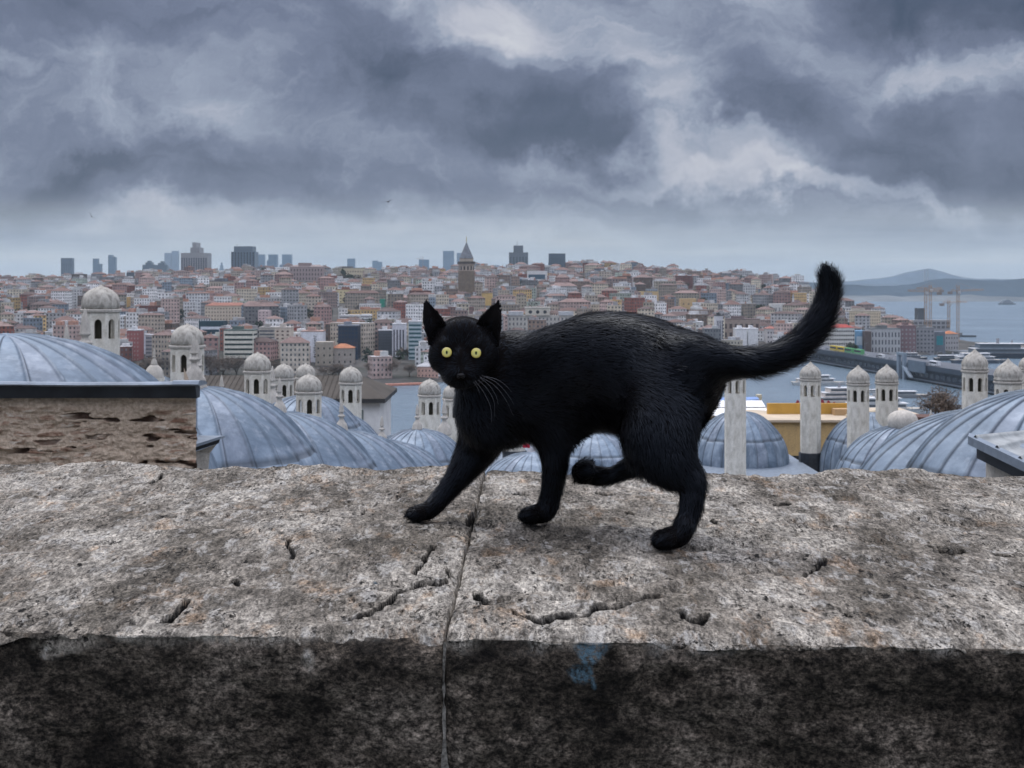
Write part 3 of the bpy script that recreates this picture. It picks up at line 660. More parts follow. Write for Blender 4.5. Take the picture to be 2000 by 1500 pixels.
    P = A[pick]*(1-r1)[:,None]+B[pick]*(r1*(1-r2))[:,None]+C[pick]*(r1*r2)[:,None]
    VN = np.empty(n*3, np.float32); me2.vertices.foreach_get('normal', VN); VN = VN.reshape(-1, 3)
    nr = VN[T[pick,0]].astype(float); nr /= np.maximum(np.linalg.norm(nr, axis=1), 1e-6)[:,None]
    flow = np.zeros((N, 3)); ln = np.zeros(N); lift = np.zeros(N); wsum = np.zeros(N)
    for (c, r, sg, L, lf) in BONES:
        t = np.gradient(c, axis=0); t /= np.linalg.norm(t, axis=1)[:,None]; bd = np.full(N, 1e9); bt = np.zeros((N, 3))
        for i in range(len(c)):
            d2 = np.linalg.norm(P-c[i], axis=1)/r[i]; s_ = d2 < bd
            bd[s_] = d2[s_]; bt[s_] = t[i]*(1 if sg > 0 else -1) if sg != 2 else (.25, 1, -.25)
        w = np.exp(-3.5*bd); flow += bt*w[:,None]; ln += L*w; lift += lf*w; wsum += w
    ln /= wsum; lift /= wsum; flow /= np.maximum(np.linalg.norm(flow, axis=1), 1e-6)[:,None]
    # face: fur streams away from the nose
    hd = (np.abs(P[:,1]-YH) < .075) & (P[:,0] > W(815,0,YH)[0]) & (P[:,0] < W(983,0,YH)[0]) & (P[:,2] > W(0,752,YH)[2]) & (np.linalg.norm(P-W(906,672,YH), axis=1) < .078)
    fl = P-W(901, 712, YH-.055); flow[hd] = fl[hd]/np.linalg.norm(fl[hd], axis=1)[:,None]; ln[hd] = .0068; lift[hd] = .26
    earz = hd & (P[:,2] > W(0, 628, YH)[2]); ln[earz] = .0042; flow[earz] = np.array((0, .2, 1.0)); lift[earz] = .25
    # belly, breeches and tail root carry longer hair
    bel = (~hd) & (nr[:,2] < -.35) & (P[:,2] > W(0, 900, 1.65)[2]) & (P[:,0] > W(985,0,1.68)[0]) & (P[:,0] < W(1330,0,1.6)[0]); ln[bel] *= 1.15; lift[bel] = .62
    lowleg = (P[:,2] < W(0, 985, 1.68)[2]); ln[lowleg] = np.minimum(ln[lowleg], .0052); flow[lowleg, 2] -= .0
    cl = np.stack([fbm(P*55, 2, s_)-.5 for s_ in (101, 102, 103)], 1)*1.5
    flow = flow+cl*.55+rng.normal(0, .13, (N, 3))
    tng = flow-nr*np.sum(flow*nr, axis=1)[:,None]; tl = np.linalg.norm(tng, axis=1); tl[tl < 1e-5] = 1; tng /= tl[:,None]
    lift = lift*(.75+.6*rng.random(N)); dr = tng*np.cos(lift)[:,None]+nr*np.sin(lift)[:,None]
    ln = ln*1.2*(.55+.75*rng.random(N))*(.75+.5*fbm(P*40, 2, 120))
    side = np.cross(nr, dr); side /= np.linalg.norm(side, axis=1)[:,None]
    wd = np.clip(ln*.03, .00022, .00036)*(.8+.4*rng.random(N))
    keep = np.ones(N, bool)
    for e in eyes: keep &= np.linalg.norm((P-e)*[1, .6, 1], axis=1) > .0084
    keep &= np.linalg.norm(P-nose, axis=1) > .0065
    P, nr, dr, tng, ln, side, wd = (a[keep] for a in (P, nr, dr, tng, ln, side, wd)); N = len(P)
    tone = np.clip(.28+.9*(fbm(P*28, 3, 140)-.35)+rng.normal(0, .16, N), 0, 1)
    rows = []
    for sfr, wf in ((0, 1.0), (.4, .9), (.75, .6), (1.0, .08)):
        q = P-nr*.0006+dr*(ln*sfr)[:,None]-nr*(ln*.16*sfr**2)[:,None]-np.array((0,0,1))*(ln*.10*sfr**2)[:,None]
        rows += [q-side*(wd*wf)[:,None], q+side*(wd*wf)[:,None]]
    VV = np.stack(rows, 1).reshape(-1, 3)-CAT0
    base = np.arange(N)[:,None]*8
    Q = np.concatenate([base+np.array([0,1,3,2])+2*k for k in range(3)], 1).reshape(-1, 4)
    fm = npmesh('fur', VV, Q)
    at = fm.attributes.new('tone', 'FLOAT', 'POINT'); at.data.foreach_set('value', np.repeat(tone, 8).astype(np.float32))
    obj('fur', fm, M['fur'], cat, True)
build_cat()
# ------------------------------------------------------------------ domed cells, chimneys and roofs below the parapet
def make_dome_mesh():
    """unit lead dome: half sphere of sheets with raised seams, and a lap part-way down"""
    NP = 26; sub = 9; offs = [0, .06, .10, .14, .25, .5, .75, .86, .94]
    az = np.array([(k+o)*2*math.pi/NP for k in range(NP) for o in offs]); dk = np.array([min(o, 1-o) for k in range(NP) for o in offs])
    el = np.concatenate([np.linspace(-.16, .52, 13), [.528], np.linspace(.56, math.pi/2-.02, 24)])
    pr = np.random.default_rng(3).random(NP*2)
    V = []; seam = []; colr = []
    lapj = np.random.default_rng(5).normal(0, .012, NP)
    for i, e in enumerate(el):
        for k in range(len(az)):
            p = k//sub; bump = .017*math.exp(-(dk[k]/.05)**2)*min(1, (math.pi/2-e)*3)
            lap = .006*(1 if e < .524 else 0)*(1 if dk[k] > .02 else 0); ee = e+lapj[p]*(1 if 12 <= i <= 14 else 0)
            r = 1+bump+lap+.006*math.sin(az[k]*5+e*7)
            if e < 0: x, y, z = r*math.cos(az[k]), r*math.sin(az[k]), e
            else: x, y, z = r*math.cos(ee)*math.cos(az[k]), r*math.cos(ee)*math.sin(az[k]), r*math.sin(ee)
            V.append((x, y, z)); d_ = ((k % sub) in (1,))*.75+((k % sub) in (2, 8))*.25+.6*(i in (13, 14))  # dark line along one side of each seam: painted shadow with dirt
            seam.append(min(1, d_*(1 if e < 1.5 else .3)))
            t = pr[p+(NP if e < .524 else 0)]; colr.append((.86+.28*t+.06*(t > .85), .90+.2*t, .93+.14*t))
    n = len(az); Q = []
    for i in range(len(el)-1):
        for k in range(n): Q.append((i*n+k, i*n+(k+1) % n, (i+1)*n+(k+1) % n, (i+1)*n+k))
    V.append((0, 0, 1.01)); top = len(V)-1; seam.append(0); colr.append((1, 1, 1))
    T = [((len(el)-1)*n+k, (len(el)-1)*n+(k+1) % n, top) for k in range(n)]
    me = npmesh('lead_shell', V, Q, T); me.polygons.foreach_set('use_smooth', [True]*len(me.polygons))
    a = me.attributes.new('seam', 'FLOAT', 'POINT'); a.data.foreach_set('value', np.array(seam, np.float32))
    c = me.color_attributes.new('col', 'FLOAT_COLOR', 'POINT'); c.data.foreach_set('color', np.array([(*q, 1) for q in colr], np.float32).ravel())
    return me
DOME = make_dome_mesh()
FIN = [(.24,0),(.27,.03),(.27,.07),(.245,.12),(.235,.22),(.20,.32),(.13,.42),(.085,.50),(.075,.56),(.13,.60),(.15,.635),(.12,.67),(.07,.70),(.062,.76),(.10,.79),(.11,.81),(.10,.83),(.092,.86),(.085,.95),(.055,1.12),(.02,1.27),(.0,1.30)]
mbx = MB(); mbx.lathe(FIN, 20); FINIAL = mbx.mesh('finial', True); FINIAL.polygons.foreach_set('use_smooth', [True]*len(FINIAL.polygons))
mbx = MB(); mbx.prism([(1.10*math.cos(a), 1.10*math.sin(a)) for a in (np.arange(8)+.5)*math.pi/4], -2.6, -.13); mbx.lathe([(1.16,-.24),(1.16,-.14),(1.02,-.12)], 40); DRUM = mbx.mesh('drum', True)
def dome(px, apex, Y, R, label, fin=0.0, squash=1.0, rot=0.0, group='lead domes over the cells below the parapet'):
    c = W(px, apex, Y); c[2] -= R*squash
    d = empty('lead_dome', tuple(c), label, 'dome', group, rot)
    s = obj('lead_shell', DOME, M['lead'], d); s.scale = (R, R, R*squash)
    b = obj('drum', DRUM, M['palestone'], d); b.scale = (R, R, R)
    if fin:
        f = obj('finial', FINIAL, M['palestone'], d); f.location = (0, 0, R*squash*.985); f.scale = (fin/1.3,)*3
    return d
dome(385, 757, 22.0, 2.32, 'largest blue-grey lead dome, rising right behind the corner of the brick wall', .85, rot=.1)
dome(546, 806, 26.5, 2.30, 'lead dome with a stone finial, second in the stepped row from the brick wall', .76, rot=.05)
dome(667, 841, 31.0, 2.30, 'lead dome with a slim finial, third in the stepped row from the brick wall', .80, rot=.0)
dome(746, 861, 35.5, 2.30, 'lowest lead dome of the stepped left row, just left of the reaching fore paw', .74, rot=.08)
dome(815, 838, 48.0, 2.15, 'lead dome with finial standing alone in front of the two chimneys left of the cat', .98, rot=.12)
dome(598, 772, 47.0, 2.3, 'lead dome half hidden behind the two close chimneys above the stepped row', 0, rot=.2)
dome(648, 806, 50.0, 2.2, 'lead dome glimpsed between the chimneys behind the stepped row', 0, rot=.3)
dome(1160, 843, 58.0, 2.35, 'lead dome seen under the belly of the cat', 0, .8, rot=.2)
dome(1445, 803, 62.0, 2.32, 'tall round lead dome with patched panels behind the cat\'s hind leg', 0, 1.12, rot=.05)
dome(1702, 806, 61.0, 2.38, 'lead dome behind the two close chimneys on the right', 0, 1.1, rot=.15)
dome(1764, 832, 43.0, 2.35, 'pale blue lead dome topped with a round stone knob', 0, 1.0, rot=.1)
dome(1935, 802, 23.5, 2.75, 'big bright lead dome on the right, cut off low by the lead eave', 0, .95, rot=.02)
dome(2068, 762, 19.5, 2.55, 'lead dome at the right edge above the lead eave', 0, 1.0, rot=.07)
dome(255, 727, 38.0, 2.2, 'low lead dome peeping over the cornice beside the tallest domed chimney', 0, .8, rot=.3)
dome(1040, 884, 40.0, 1.7, 'small low lead dome seen between the fore legs', 0, .8, rot=.3)
mbx = MB(); mbx.lathe([(.40,-.05),(.46,0),(.47,.08),(.50,.14),(.50,.30),(.42,.46),(.26,.56),(.10,.60),(0,.61)], 20)
k = mbx.build('dome_knob', M['palestone'], None, True); k.location = W(1763, 836, 43.0); tag(k, 'pale round stone knob on top of the blue dome right of the paired chimneys', 'finial')
# free-standing stone finials and little domed turrets
def finial(px, top, base, Y, label):
    h = (base-top)/F*Y; f = bpy.data.objects.new('stone_finial', FINIAL); COL.objects.link(f)
    if not FINIAL.materials: FINIAL.materials.append(M['palestone'])
    f.location = W(px, base, Y); f.scale = (h/1.3,)*3; tag(f, label, 'finial', 'stone finials standing among the domes')
finial(166, 602, 735, 23, 'tall turned stone finial against the tallest domed chimney')
finial(130, 634, 720, 30, 'grey stone finial left of the tallest domed chimney')
finial(379, 655, 746, 17, 'turned stone finial at the right end of the lead cornice')
finial(266, 717, 752, 30, 'tiny grey finial just above the lead cornice right of the low dome')
finial(433, 732, 790, 40, 'small pointed finial against the dark hipped roof')
finial(868, 780, 850, 52, 'small stone finial between the two chimneys left of the cat\'s breast')
finial(1818, 800, 850, 45, 'white pointed stone finial beside the bare brown tree')
finial(532, 714, 790, 48, 'finial close behind the rough-capped chimney over the dark roof')
def turret(px, top, base, Y, w, label):
    r = w/2/F*Y; h = (base-top)/F*Y; o = empty('domed_turret', tuple(W(px, base+40, Y)), label, 'turret'); e = 40/F*Y
    m_ = MB(); m_.lathe([(r*.96, 0), (r*.96, e), (r*1.05, e+.02), (r*1.05, e+.10)], 24); m_.build('drum', M['plaster'], o)
    m_ = MB(); m_.lathe([(r*math.cos(t), e+.10+(h-.10)*math.sin(t)) for t in np.linspace(0, 1.56, 10)], 24); m_.build('cap', M['palestone'], o, True)
    f = obj('finial', FINIAL, M['palestone'], o); f.location = (0, 0, e+h*.96); f.scale = ((28/F*Y)/1.3*1.15,)*3
turret(301, 711, 745, 36, 38, 'small round white turret with a finial between the two left domed chimneys')
def make_chimney(kind):
    """unit octagonal chimney: shaft one unit across, lantern of eight arched openings, cornice and domed cap"""
    R = .5/math.cos(math.pi/8); P = {}
    oct_ = lambda r: [(r*math.cos(a), r*math.sin(a)) for a in (np.arange(8)+.5)*math.pi/4]
    m_ = MB(); m_.prism(oct_(R), -9, 0, top=True); P['shaft'] = (m_.mesh('shaft'), 'plaster')
    m_ = MB(); z1 = .98; zs, za, aw, th = .13, .62, .105, .13
    for k in range(8):
        a = k*math.pi/4; n = np.array((math.cos(a), math.sin(a), 0)); t = np.array((-math.sin(a), math.cos(a), 0)); hw = R*math.sin(math.pi/8)
        pt = lambda u, z, d=0: n*(.5-d)+t*u+np.array((0, 0, z))
        arch = [(aw*math.cos(q), za+aw*1.5*math.sin(q)) for q in np.linspace(0, math.pi, 9)]
        m_.face([pt(-hw, 0), pt(-aw, 0), pt(-aw, za), pt(-hw, za)]); m_.face([pt(aw, 0), pt(hw, 0), pt(hw, za), pt(aw, za)]); m_.face([pt(-aw, 0), pt(aw, 0), pt(aw, zs), pt(-aw, zs)])
        for i in range(8):
            (u0, w0), (u1, w1) = arch[i], arch[i+1]; m_.face([pt(u1, w1), pt(u0, w0), pt(u0, z1), pt(u1, z1)])
        m_.face([pt(aw, za), pt(hw, za), pt(hw, z1), pt(aw, z1)]); m_.face([pt(-hw, za), pt(-aw, za), pt(-aw, z1), pt(-hw, z1)])
        loop = [(-aw, zs), (aw, zs)]+arch
        for i in range(len(loop)):
            u0, w0 = loop[i]; u1, w1 = loop[(i+1) % len(loop)]; m_.face([pt(u0, w0), pt(u0, w0, th), pt(u1, w1, th), pt(u1, w1)])
    f_ = MB(); f_.lathe([(.27, .01), (.27, z1-.01)], 12, col=(.045,.040,.026)); P['dark_core'] = (f_.mesh('dark_core'), 'paint')  # dark core added inside the lantern so its openings read as shaded
    P['lantern'] = (m_.mesh('lantern'), 'plaster')
    m_ = MB(); m_.lathe([(.50, z1), (.585, z1+.03), (.60, z1+.10), (.575, z1+.13)], 8, phase=math.pi/8); P['cornice'] = (m_.mesh('cornice'), 'palestone')
    m_ = MB(); z = z1+.13
    if kind == 'rough': m_.lathe([(.50,z),(.535,z+.04),(.545,z+.16),(.53,z+.30),(.46,z+.47),(.33,z+.62),(.17,z+.715),(.06,z+.75),(.03,z+.80),(0,z+.81)], 32)
    else: m_.lathe([(.52,z),(.575,z+.03),(.58,z+.10),(.55,z+.14),(.57,z+.22),(.565,z+.34),(.50,z+.50),(.38,z+.65),(.23,z+.77),(.11,z+.87),(.04,z+.97),(0,z+1.0)], 48, lobes=8, amp=.05, phase=math.pi/8)
    c = m_.mesh('cap', True); nv = len(c.vertices); V = np.empty(nv*3, np.float32); c.vertices.foreach_get('co', V); V = V.reshape(-1, 3)
    nn = fbm(V*4.5, 4, 5)-.5; V[:,:2] *= (1+nn*.10)[:,None]; c.vertices.foreach_set('co', V.ravel()); c.polygons.foreach_set('use_smooth', [True]*len(c.polygons)); P['cap'] = (c, 'capstone')
    return P
CH = {k: make_chimney(k) for k in ('rough', 'lobed')}
def chimney(kind, px, top, w, Y, label, rot=0.0, hs=1.0, skirt=None):
    """w: width of the shaft in photo pixels at distance Y; top: row of the cap's point"""
    s = w/F*Y; hh = (1.92 if kind == 'rough' else 2.11)*s*hs; p = W(px, top, Y); p[2] -= hh
    o = empty('domed_chimney', tuple(p), label, 'chimney', 'domed stone chimneys rising among the lead domes', rot)
    for nm, (me, mt) in CH[kind].items():
        if nm == 'dark_core' and px in (1436, 1583): continue
        q = obj(nm, me, M[mt], o); q.scale = (s, s, s*hs)
    if skirt:
        m_ = MB(); r = s*.62; b = (top-skirt[0])/F*Y+hh; e = (top-skirt[1])/F*Y+hh
        m_.lathe([(r, e), (r, b), (r*.86, b+.02)], 8, phase=math.pi/8); m_.build('lead_skirt', M['dark'], o)
    return o
for a in (('rough', 197, 556, 68, 34, 'tallest domed chimney with a heavy weathered cap, at the left', .15, .86), ('rough', 366, 631, 60, 38, 'broad domed chimney with a grey lichened cap above the end of the cornice', .0, .88),
          ('rough', 503, 687, 49, 44, 'domed chimney with a rough cracked cap in front of the dark hipped roof', .1, .92), ('rough', 554, 709, 38, 52, 'slender domed chimney just right of the rough cracked cap', .25, .95),
          ('rough', 597, 709, 36, 56, 'farther of two close domed chimneys, its cap showing above the nearer one', .2, .95), ('rough', 603, 729, 48, 42, 'nearer of two close domed chimneys, broad with a smooth pale cap', .22, .90),
          ('rough', 685, 714, 42, 54, 'domed chimney in front of the end of the dark hipped roof', .1, .95), ('rough', 839, 739, 41, 60, 'domed chimney against the water just left of the cat\'s chin', .2, .95),
          ('rough', 886, 747, 40, 63, 'domed chimney partly behind the breast of the cat', .15, .95), ('rough', 1005, 770, 40, 62, 'chimney foot seen between the fore legs', .1, 1, (880, 960)), ('lobed', 1436, 690, 39, 55, 'plain tall chimney shaft under the tail, in front of the patched dome', .05, 1.0),
          ('lobed', 1583, 706, 37, 62, 'tall pale chimney on a dark foot in front of the ochre wall', .0, .92, (884, 960)), ('lobed', 1676, 713, 39, 58, 'left of the two close lobed chimneys on the right', .2, .92),
          ('lobed', 1732, 711, 39, 60, 'right of the two close lobed chimneys on the right', .15, .92), ('lobed', 1904, 681, 44, 50, 'tall lobed chimney behind the big right dome', .1, .95),
          ('lobed', 1969, 700, 48, 44, 'stout lobed chimney low behind the rightmost dome', .25, .92), ('lobed', 2010, 690, 34, 60, 'chimney cut by the right edge of the photo', .1, .95)):
    chimney(*a)
# lead terrace between the domes
mb = MB(); mb.box(-14, 14, 16, 70, H-14, H-8.6); t = mb.build('lead_terrace', M['leadtrim']); t['kind'] = 'structure'
# ------------------------------------------------------------------ building on the left: brick rubble under a lead cornice, dome behind
def brick_building():
    Y = 9.0; o = empty('brick_building', tuple(W(0, 1000, Y)), 'low building of rough brick rubble under a lead cornice, at the left', 'building'); at = np.array(o.location)
    x0, x1 = W(-420, 0, Y)[0], W(383, 0, Y)[0]; zt = W(0, 775, Y)[2]; zb = W(0, 1010, Y)[2]
    nx, nz = 760, 230; xs = np.linspace(x0, x1, nx); zs = np.linspace(zb, zt, nz); X, Z = np.meshgrid(xs, zs); x = X.ravel(); z = Z.ravel()
    q = np.stack([x, z, z*0], 1); wv = (fbm(q*[1.2, 1.2, 1], 3, 1)-.5)*.09; v = (z-zb+wv)/.058; row = np.floor(v)
    ph = fbm(np.stack([row*7.3, row*0, row*0], 1), 1, 4)*3; u = (x+ph)/.20+(fbm(q*[6, 12, 1], 2, 6)-.5)*.9; cell = np.stack([np.floor(u), row, row*0], 1)
    fu, fv = u % 1, v % 1; hard = vnoise(cell*1.37+.5, 12)
    br = sstep(.10, .24, fu)*sstep(.90, .76, fu)*sstep(.16, .34, fv)*sstep(.92, .74, fv); ex = sstep(.34, .46, fbm(q*[2.2, 5, 1], 3, 22)+.10*(hard-.5)); br *= ex
    hole = sstep(.585, .64, fbm(q*[5.5, 24, 1], 3, 31))*sstep(.36, .52, fbm(q*[1.8, 2.6, 1], 2, 41))*(1-.7*br); hole = np.maximum(hole, br*(hard > .80)*.8); plas = sstep(zt-.12, zt-.03, z+wv*.3)
    br *= 1-plas; hole *= 1-plas
    d = br*.018*(hard*1.6-.4)-hole*.035+(fbm(q*[7, 14, 1], 4, 51)-.5)*.07+(fbm(q*40, 3, 61)-.5)*.012
    V = np.stack([x, Y-d, z], 1)-at; I = np.arange(nx*nz).reshape(nz, nx); Q = np.stack([I[:-1,:-1], I[:-1,1:], I[1:,1:], I[1:,:-1]], -1).reshape(-1, 4)
    # return of the wall at its right-hand corner, and the body behind
    k = len(V); side = np.stack([np.full(nz, x1*(Y+3.2)/Y-.12)+(fbm(np.stack([zs*6, zs*0, zs*0], 1), 3, 71)-.5)*.03, np.full(nz, Y+3.2), zs], 1)-at; V = np.concatenate([V, side]); J = k+np.arange(nz); c = I[:, -1]
    Q = np.concatenate([Q, np.stack([c[:-1], J[:-1], J[1:], c[1:]], -1)])
    me = npmesh('wall', V, Q)
    for nm, arr in (('brick', br), ('hole', hole)): a = me.attributes.new(nm, 'FLOAT', 'POINT'); a.data.foreach_set('value', np.concatenate([arr, np.zeros(nz)]).astype(np.float32))
    obj('wall', me, M['rubble'], o, True)
    # dark board under the eave and the lead roll on top
    def bar_prof(name, mat, pts, xa, xb, n, wob, seed):
        m_ = MB(); xs_ = np.linspace(xa, xb, n); dz = (fbm(np.stack([xs_*1.1, xs_*0+seed, xs_*0], 1), 4, seed)-.5)*wob
        for i in range(n-1):
            for j in range(len(pts)-1):
                a, b = pts[j], pts[j+1]; m_.face([(xs_[i], a[0], a[1]+dz[i]), (xs_[i], b[0], b[1]+dz[i]), (xs_[i+1], b[0], b[1]+dz[i+1]), (xs_[i+1], a[0], a[1]+dz[i+1])])
        for i, fl in ((0, False), (n-1, True)): p_ = [(xs_[i], a[0], a[1]+dz[i]) for a in pts[:-1]]; m_.face(p_ if fl else p_[::-1])
        return m_.build(name, mat, o, at=at)
    z0, z1, z2 = W(0, 776, Y)[2], W(0, 752, Y)[2], W(0, 742.5, Y)[2]
    bar_prof('fascia', M['dark'], [(Y+.03, z0), (Y-.06, z0), (Y-.10, z1), (Y+.03, z1), (Y+.03, z0)], x0, x1+.02, 60, .012, 3)
    bar_prof('cornice', M['leadtrim'], [(Y-.13, z1+.004), (Y-.145, z1+.016), (Y-.13, z2-.004), (Y-.10, z2), (Y+.04, z2-.012), (Y+.10, z2-.03), (Y+.10, z1), (Y-.13, z1+.004)], x0, W(352, 0, Y)[0], 60, .020, 7)
    bar_prof('cornice', M['leadtrim'], [(Y-.14, z1+.001), (Y-.155, z1+.014), (Y-.14, z2+.001), (Y-.105, z2+.005), (Y+.04, z2-.008), (Y+.10, z2-.028), (Y+.10, z1-.003), (Y-.14, z1+.001)], W(347, 0, Y)[0], W(398, 0, Y)[0], 12, .012, 9)
    # small lead-topped bracket round the corner
    m_ = MB(); yb = Y+.5; p = lambda px, py, yy: tuple(W(px, py, yy))
    xa, xb = 381, 436
    m_.face([p(xa,868,Y+.2), p(xb-4,852,Y+.35), p(xb+3,851,Y+.75), p(xa,850,Y+.75)]); m_.face([p(xa,874,Y+.2), p(xb-4,857,Y+.35), p(xb-4,852,Y+.35), p(xa,868,Y+.2)]); m_.face([p(xb-4,857,Y+.35), p(xb+3,856,Y+.75), p(xb+3,851,Y+.75), p(xb-4,852,Y+.35)])
    m_.build('ledge', M['leadtrim'], o, at=at)
    m_ = MB(); m_.face([p(xa,881,Y+.24), p(xb-9,866,Y+.38), p(xb-7,857.5,Y+.38), p(xa,874,Y+.24)]); m_.face([p(xb-9,866,Y+.38), p(xb-8,865,Y+.7), p(xb-6,857,Y+.7), p(xb-7,857.5,Y+.38)]); m_.build('ledge_board', M['dark'], o, at=at)
    m_ = MB(); m_.face([p(xa,950,Y+.3), p(404,950,Y+.42), p(410,885,Y+.42), p(424,867,Y+.42), p(xa,882,Y+.3)]); m_.face([p(404,950,Y+.42), p(404,950,Y+.65), p(410,885,Y+.65), p(410,885,Y+.42)]); m_.face([p(410,885,Y+.42), p(410,885,Y+.65), p(424,867,Y+.65), p(424,867,Y+.42)]); m_.build('corbel', M['palestone'], o, at=at)
    s = obj('lead_dome', DOME, M['lead'], o); R = 2.05; Yd = 12.3; c_ = W(12, 654, Yd); c_[2] -= R*.93; s.location = c_-at; s.scale = (R, R, R*.93); s.rotation_euler = (0, 0, .16)
brick_building()
# lead eave in the right-hand corner
def eave():
    Y = 8.0; o = empty('lead_eave', tuple(W(1950, 960, Y)), 'sloping lead-covered eave with a dark board under it, at the lower right edge', 'roof'); at = np.array(o.location)
    p = lambda px, py, yy: W(px, py, yy); m_ = MB()
    A, B, C, D = p(1891,853,8.6), p(2180,990,7.0), p(2300,850,9.6), p(2010,846,10.4)
    n = 26; nn = 14
    gx = lambda u, v: (A*(1-u)+B*u)*(1-v)+(D*(1-u)+C*u)*v
    f = lambda u: .035*sum(math.exp(-((u-q)/.018)**2) for q in (.06, .23, .40, .57, .74, .91))
    us = np.unique(np.concatenate([np.linspace(0, 1, n)]+[np.array([q-.03, q-.015, q, q+.015, q+.03]) for q in (.06, .23, .40, .57, .74, .91)])); us = us[(us >= 0) & (us <= 1)]
    for i in range(len(us)-1):
        for j in range(nn):
            q = [gx(us[i], j/nn), gx(us[i+1], j/nn), gx(us[i+1], (j+1)/nn), gx(us[i], (j+1)/nn)]; h = [f(us[i]), f(us[i+1]), f(us[i+1]), f(us[i])]
            m_.face([a+np.array((0, 0, b)) for a, b in zip(q, h)])
    m_.build('lead_slab', plain('weathered_lead', (.30, .31, .30), .5, .35, 4, .1, .4, .4, 10), o, True, at=at)
    dz = np.array((0, 0, -.045)); m_ = MB()
    E = B-A; E /= np.linalg.norm(E); nI = np.array((-.02, -.05, 0))
    m_.face([A+dz+nI, B+dz+nI, B+nI*1+np.array((0,0,.012)), A+nI+np.array((0,0,.012))]); m_.face([A+dz+nI, A+nI+np.array((0,0,.012)), D+np.array((0,0,.012)), D+dz]); m_.face([A+nI+np.array((0,0,.012)), B+nI+np.array((0,0,.012)), B+np.array((.03,.06,.02)), A+np.array((.03,.06,.02))])
    m_.face([A+dz+nI, D+dz, C+dz, B+dz+nI]); m_.build('lead_edge', M['leadtrim'], o, at=at)
    i_ = np.array((.10, .12, 0)); d2 = np.array((0, 0, -.16)); m_ = MB(); m_.face([A+i_+d2, B+i_+d2, B+i_+dz, A+i_+dz]); m_.face([A+i_+d2, A+i_+dz, D+i_*[1,0,1]+dz, D+i_*[1,0,1]+d2]); m_.face([A+i_+d2, D+i_*[1,0,1]+d2, C+d2, B+i_+d2]); m_.build('fascia', M['dark'], o, at=at)
    j_ = np.array((.20, .22, 0)); d3 = np.array((0, 0, -1.6)); m_ = MB(); m_.face([A+j_+d3, B+j_+d3, B+j_+d2, A+j_+d2]); m_.face([A+j_+d3, A+j_+d2, D+j_+d2, D+j_+d3]); m_.build('wall', M['palestone'], o, at=at)
eave()
# ------------------------------------------------------------------ hipped roof house and ochre house in the middle distance
def hip_house():
    Y = 105.0; s = Y/F; o = empty('hipped_roof_house', tuple(W(560, 1060, Y)), 'white house under a wide dark brown hipped roof behind the chimneys', 'house'); at = np.array(o.location)
    zr, ze, zb = W(0, 733, Y+5)[2], W(0, 779, Y)[2], W(0, 1060, Y)[2]; x0, x1 = W(330, 0, Y)[0], W(752, 0, Y)[0]; y0, y1 = Y, Y+11; yr = Y+5
    ra, rb = W(360, 0, yr)[0], W(702, 0, yr)[0]; m_ = MB(); cr = (.085, .074, .062)
    e0, e1, e2, e3, r0, r1 = (x0, y0, ze), (x1, y0, ze), (x1, y1, ze), (x0, y1, ze), (ra, yr, zr), (rb, yr, zr)
    m_.face([e0, e1, r1, r0], cr); m_.face([e1, e2, r1], cr); m_.face([e2, e3, r0, r1], cr); m_.face([e3, e0, r0], cr)
    for i in range(1, 40):
        t = i/40; a = np.array(e0)*(1-t)+np.array(e1)*t; xq = min(max(a[0], ra), rb); m_.bar(a+[0,0,.03], (a[0], y0+(yr-y0)*min(1, 1), zr+.03) if ra < a[0] < rb else a+[0,.01,.04], .035, cr, n=4)
    m_.build('roof', M['roof'], o, at=at)
    m_ = MB(); m_.box(x0, x1, y0-.02, y1, ze-.35, ze-.01, (.05, .05, .05), bottom=True); m_.build('eave', M['paint'], o, at=at)
    m_ = MB(); xi = 0.5; m_.box(x0+xi, x1-xi, y0+.6, y1-.6, zb, ze-.36, (.74, .74, .72)); m_.build('wall', M['paint'], o, at=at)
    for (a, b, c, d) in ((689, 708, 802, 842), (634, 653, 806, 842), (575, 594, 806, 842)):
        m_ = MB(); xa, xb, za, zb_ = W(a, 0, Y)[0], W(b, 0, Y)[0], W(0, d, Y)[2], W(0, c, Y)[2]; m_.box(xa, xb, y0+.52, y0+.62, za, zb_, (.16, .19, .18)); w_ = m_.build('window', M['paint'], o, at=at)
        m_ = MB(); m_.box(xa+.12, xb-.12, y0+.49, y0+.53, za+.12, zb_-.12, (.30, .42, .44)); m_.build('pane', M['glass'], w_, at=at)
hip_house()
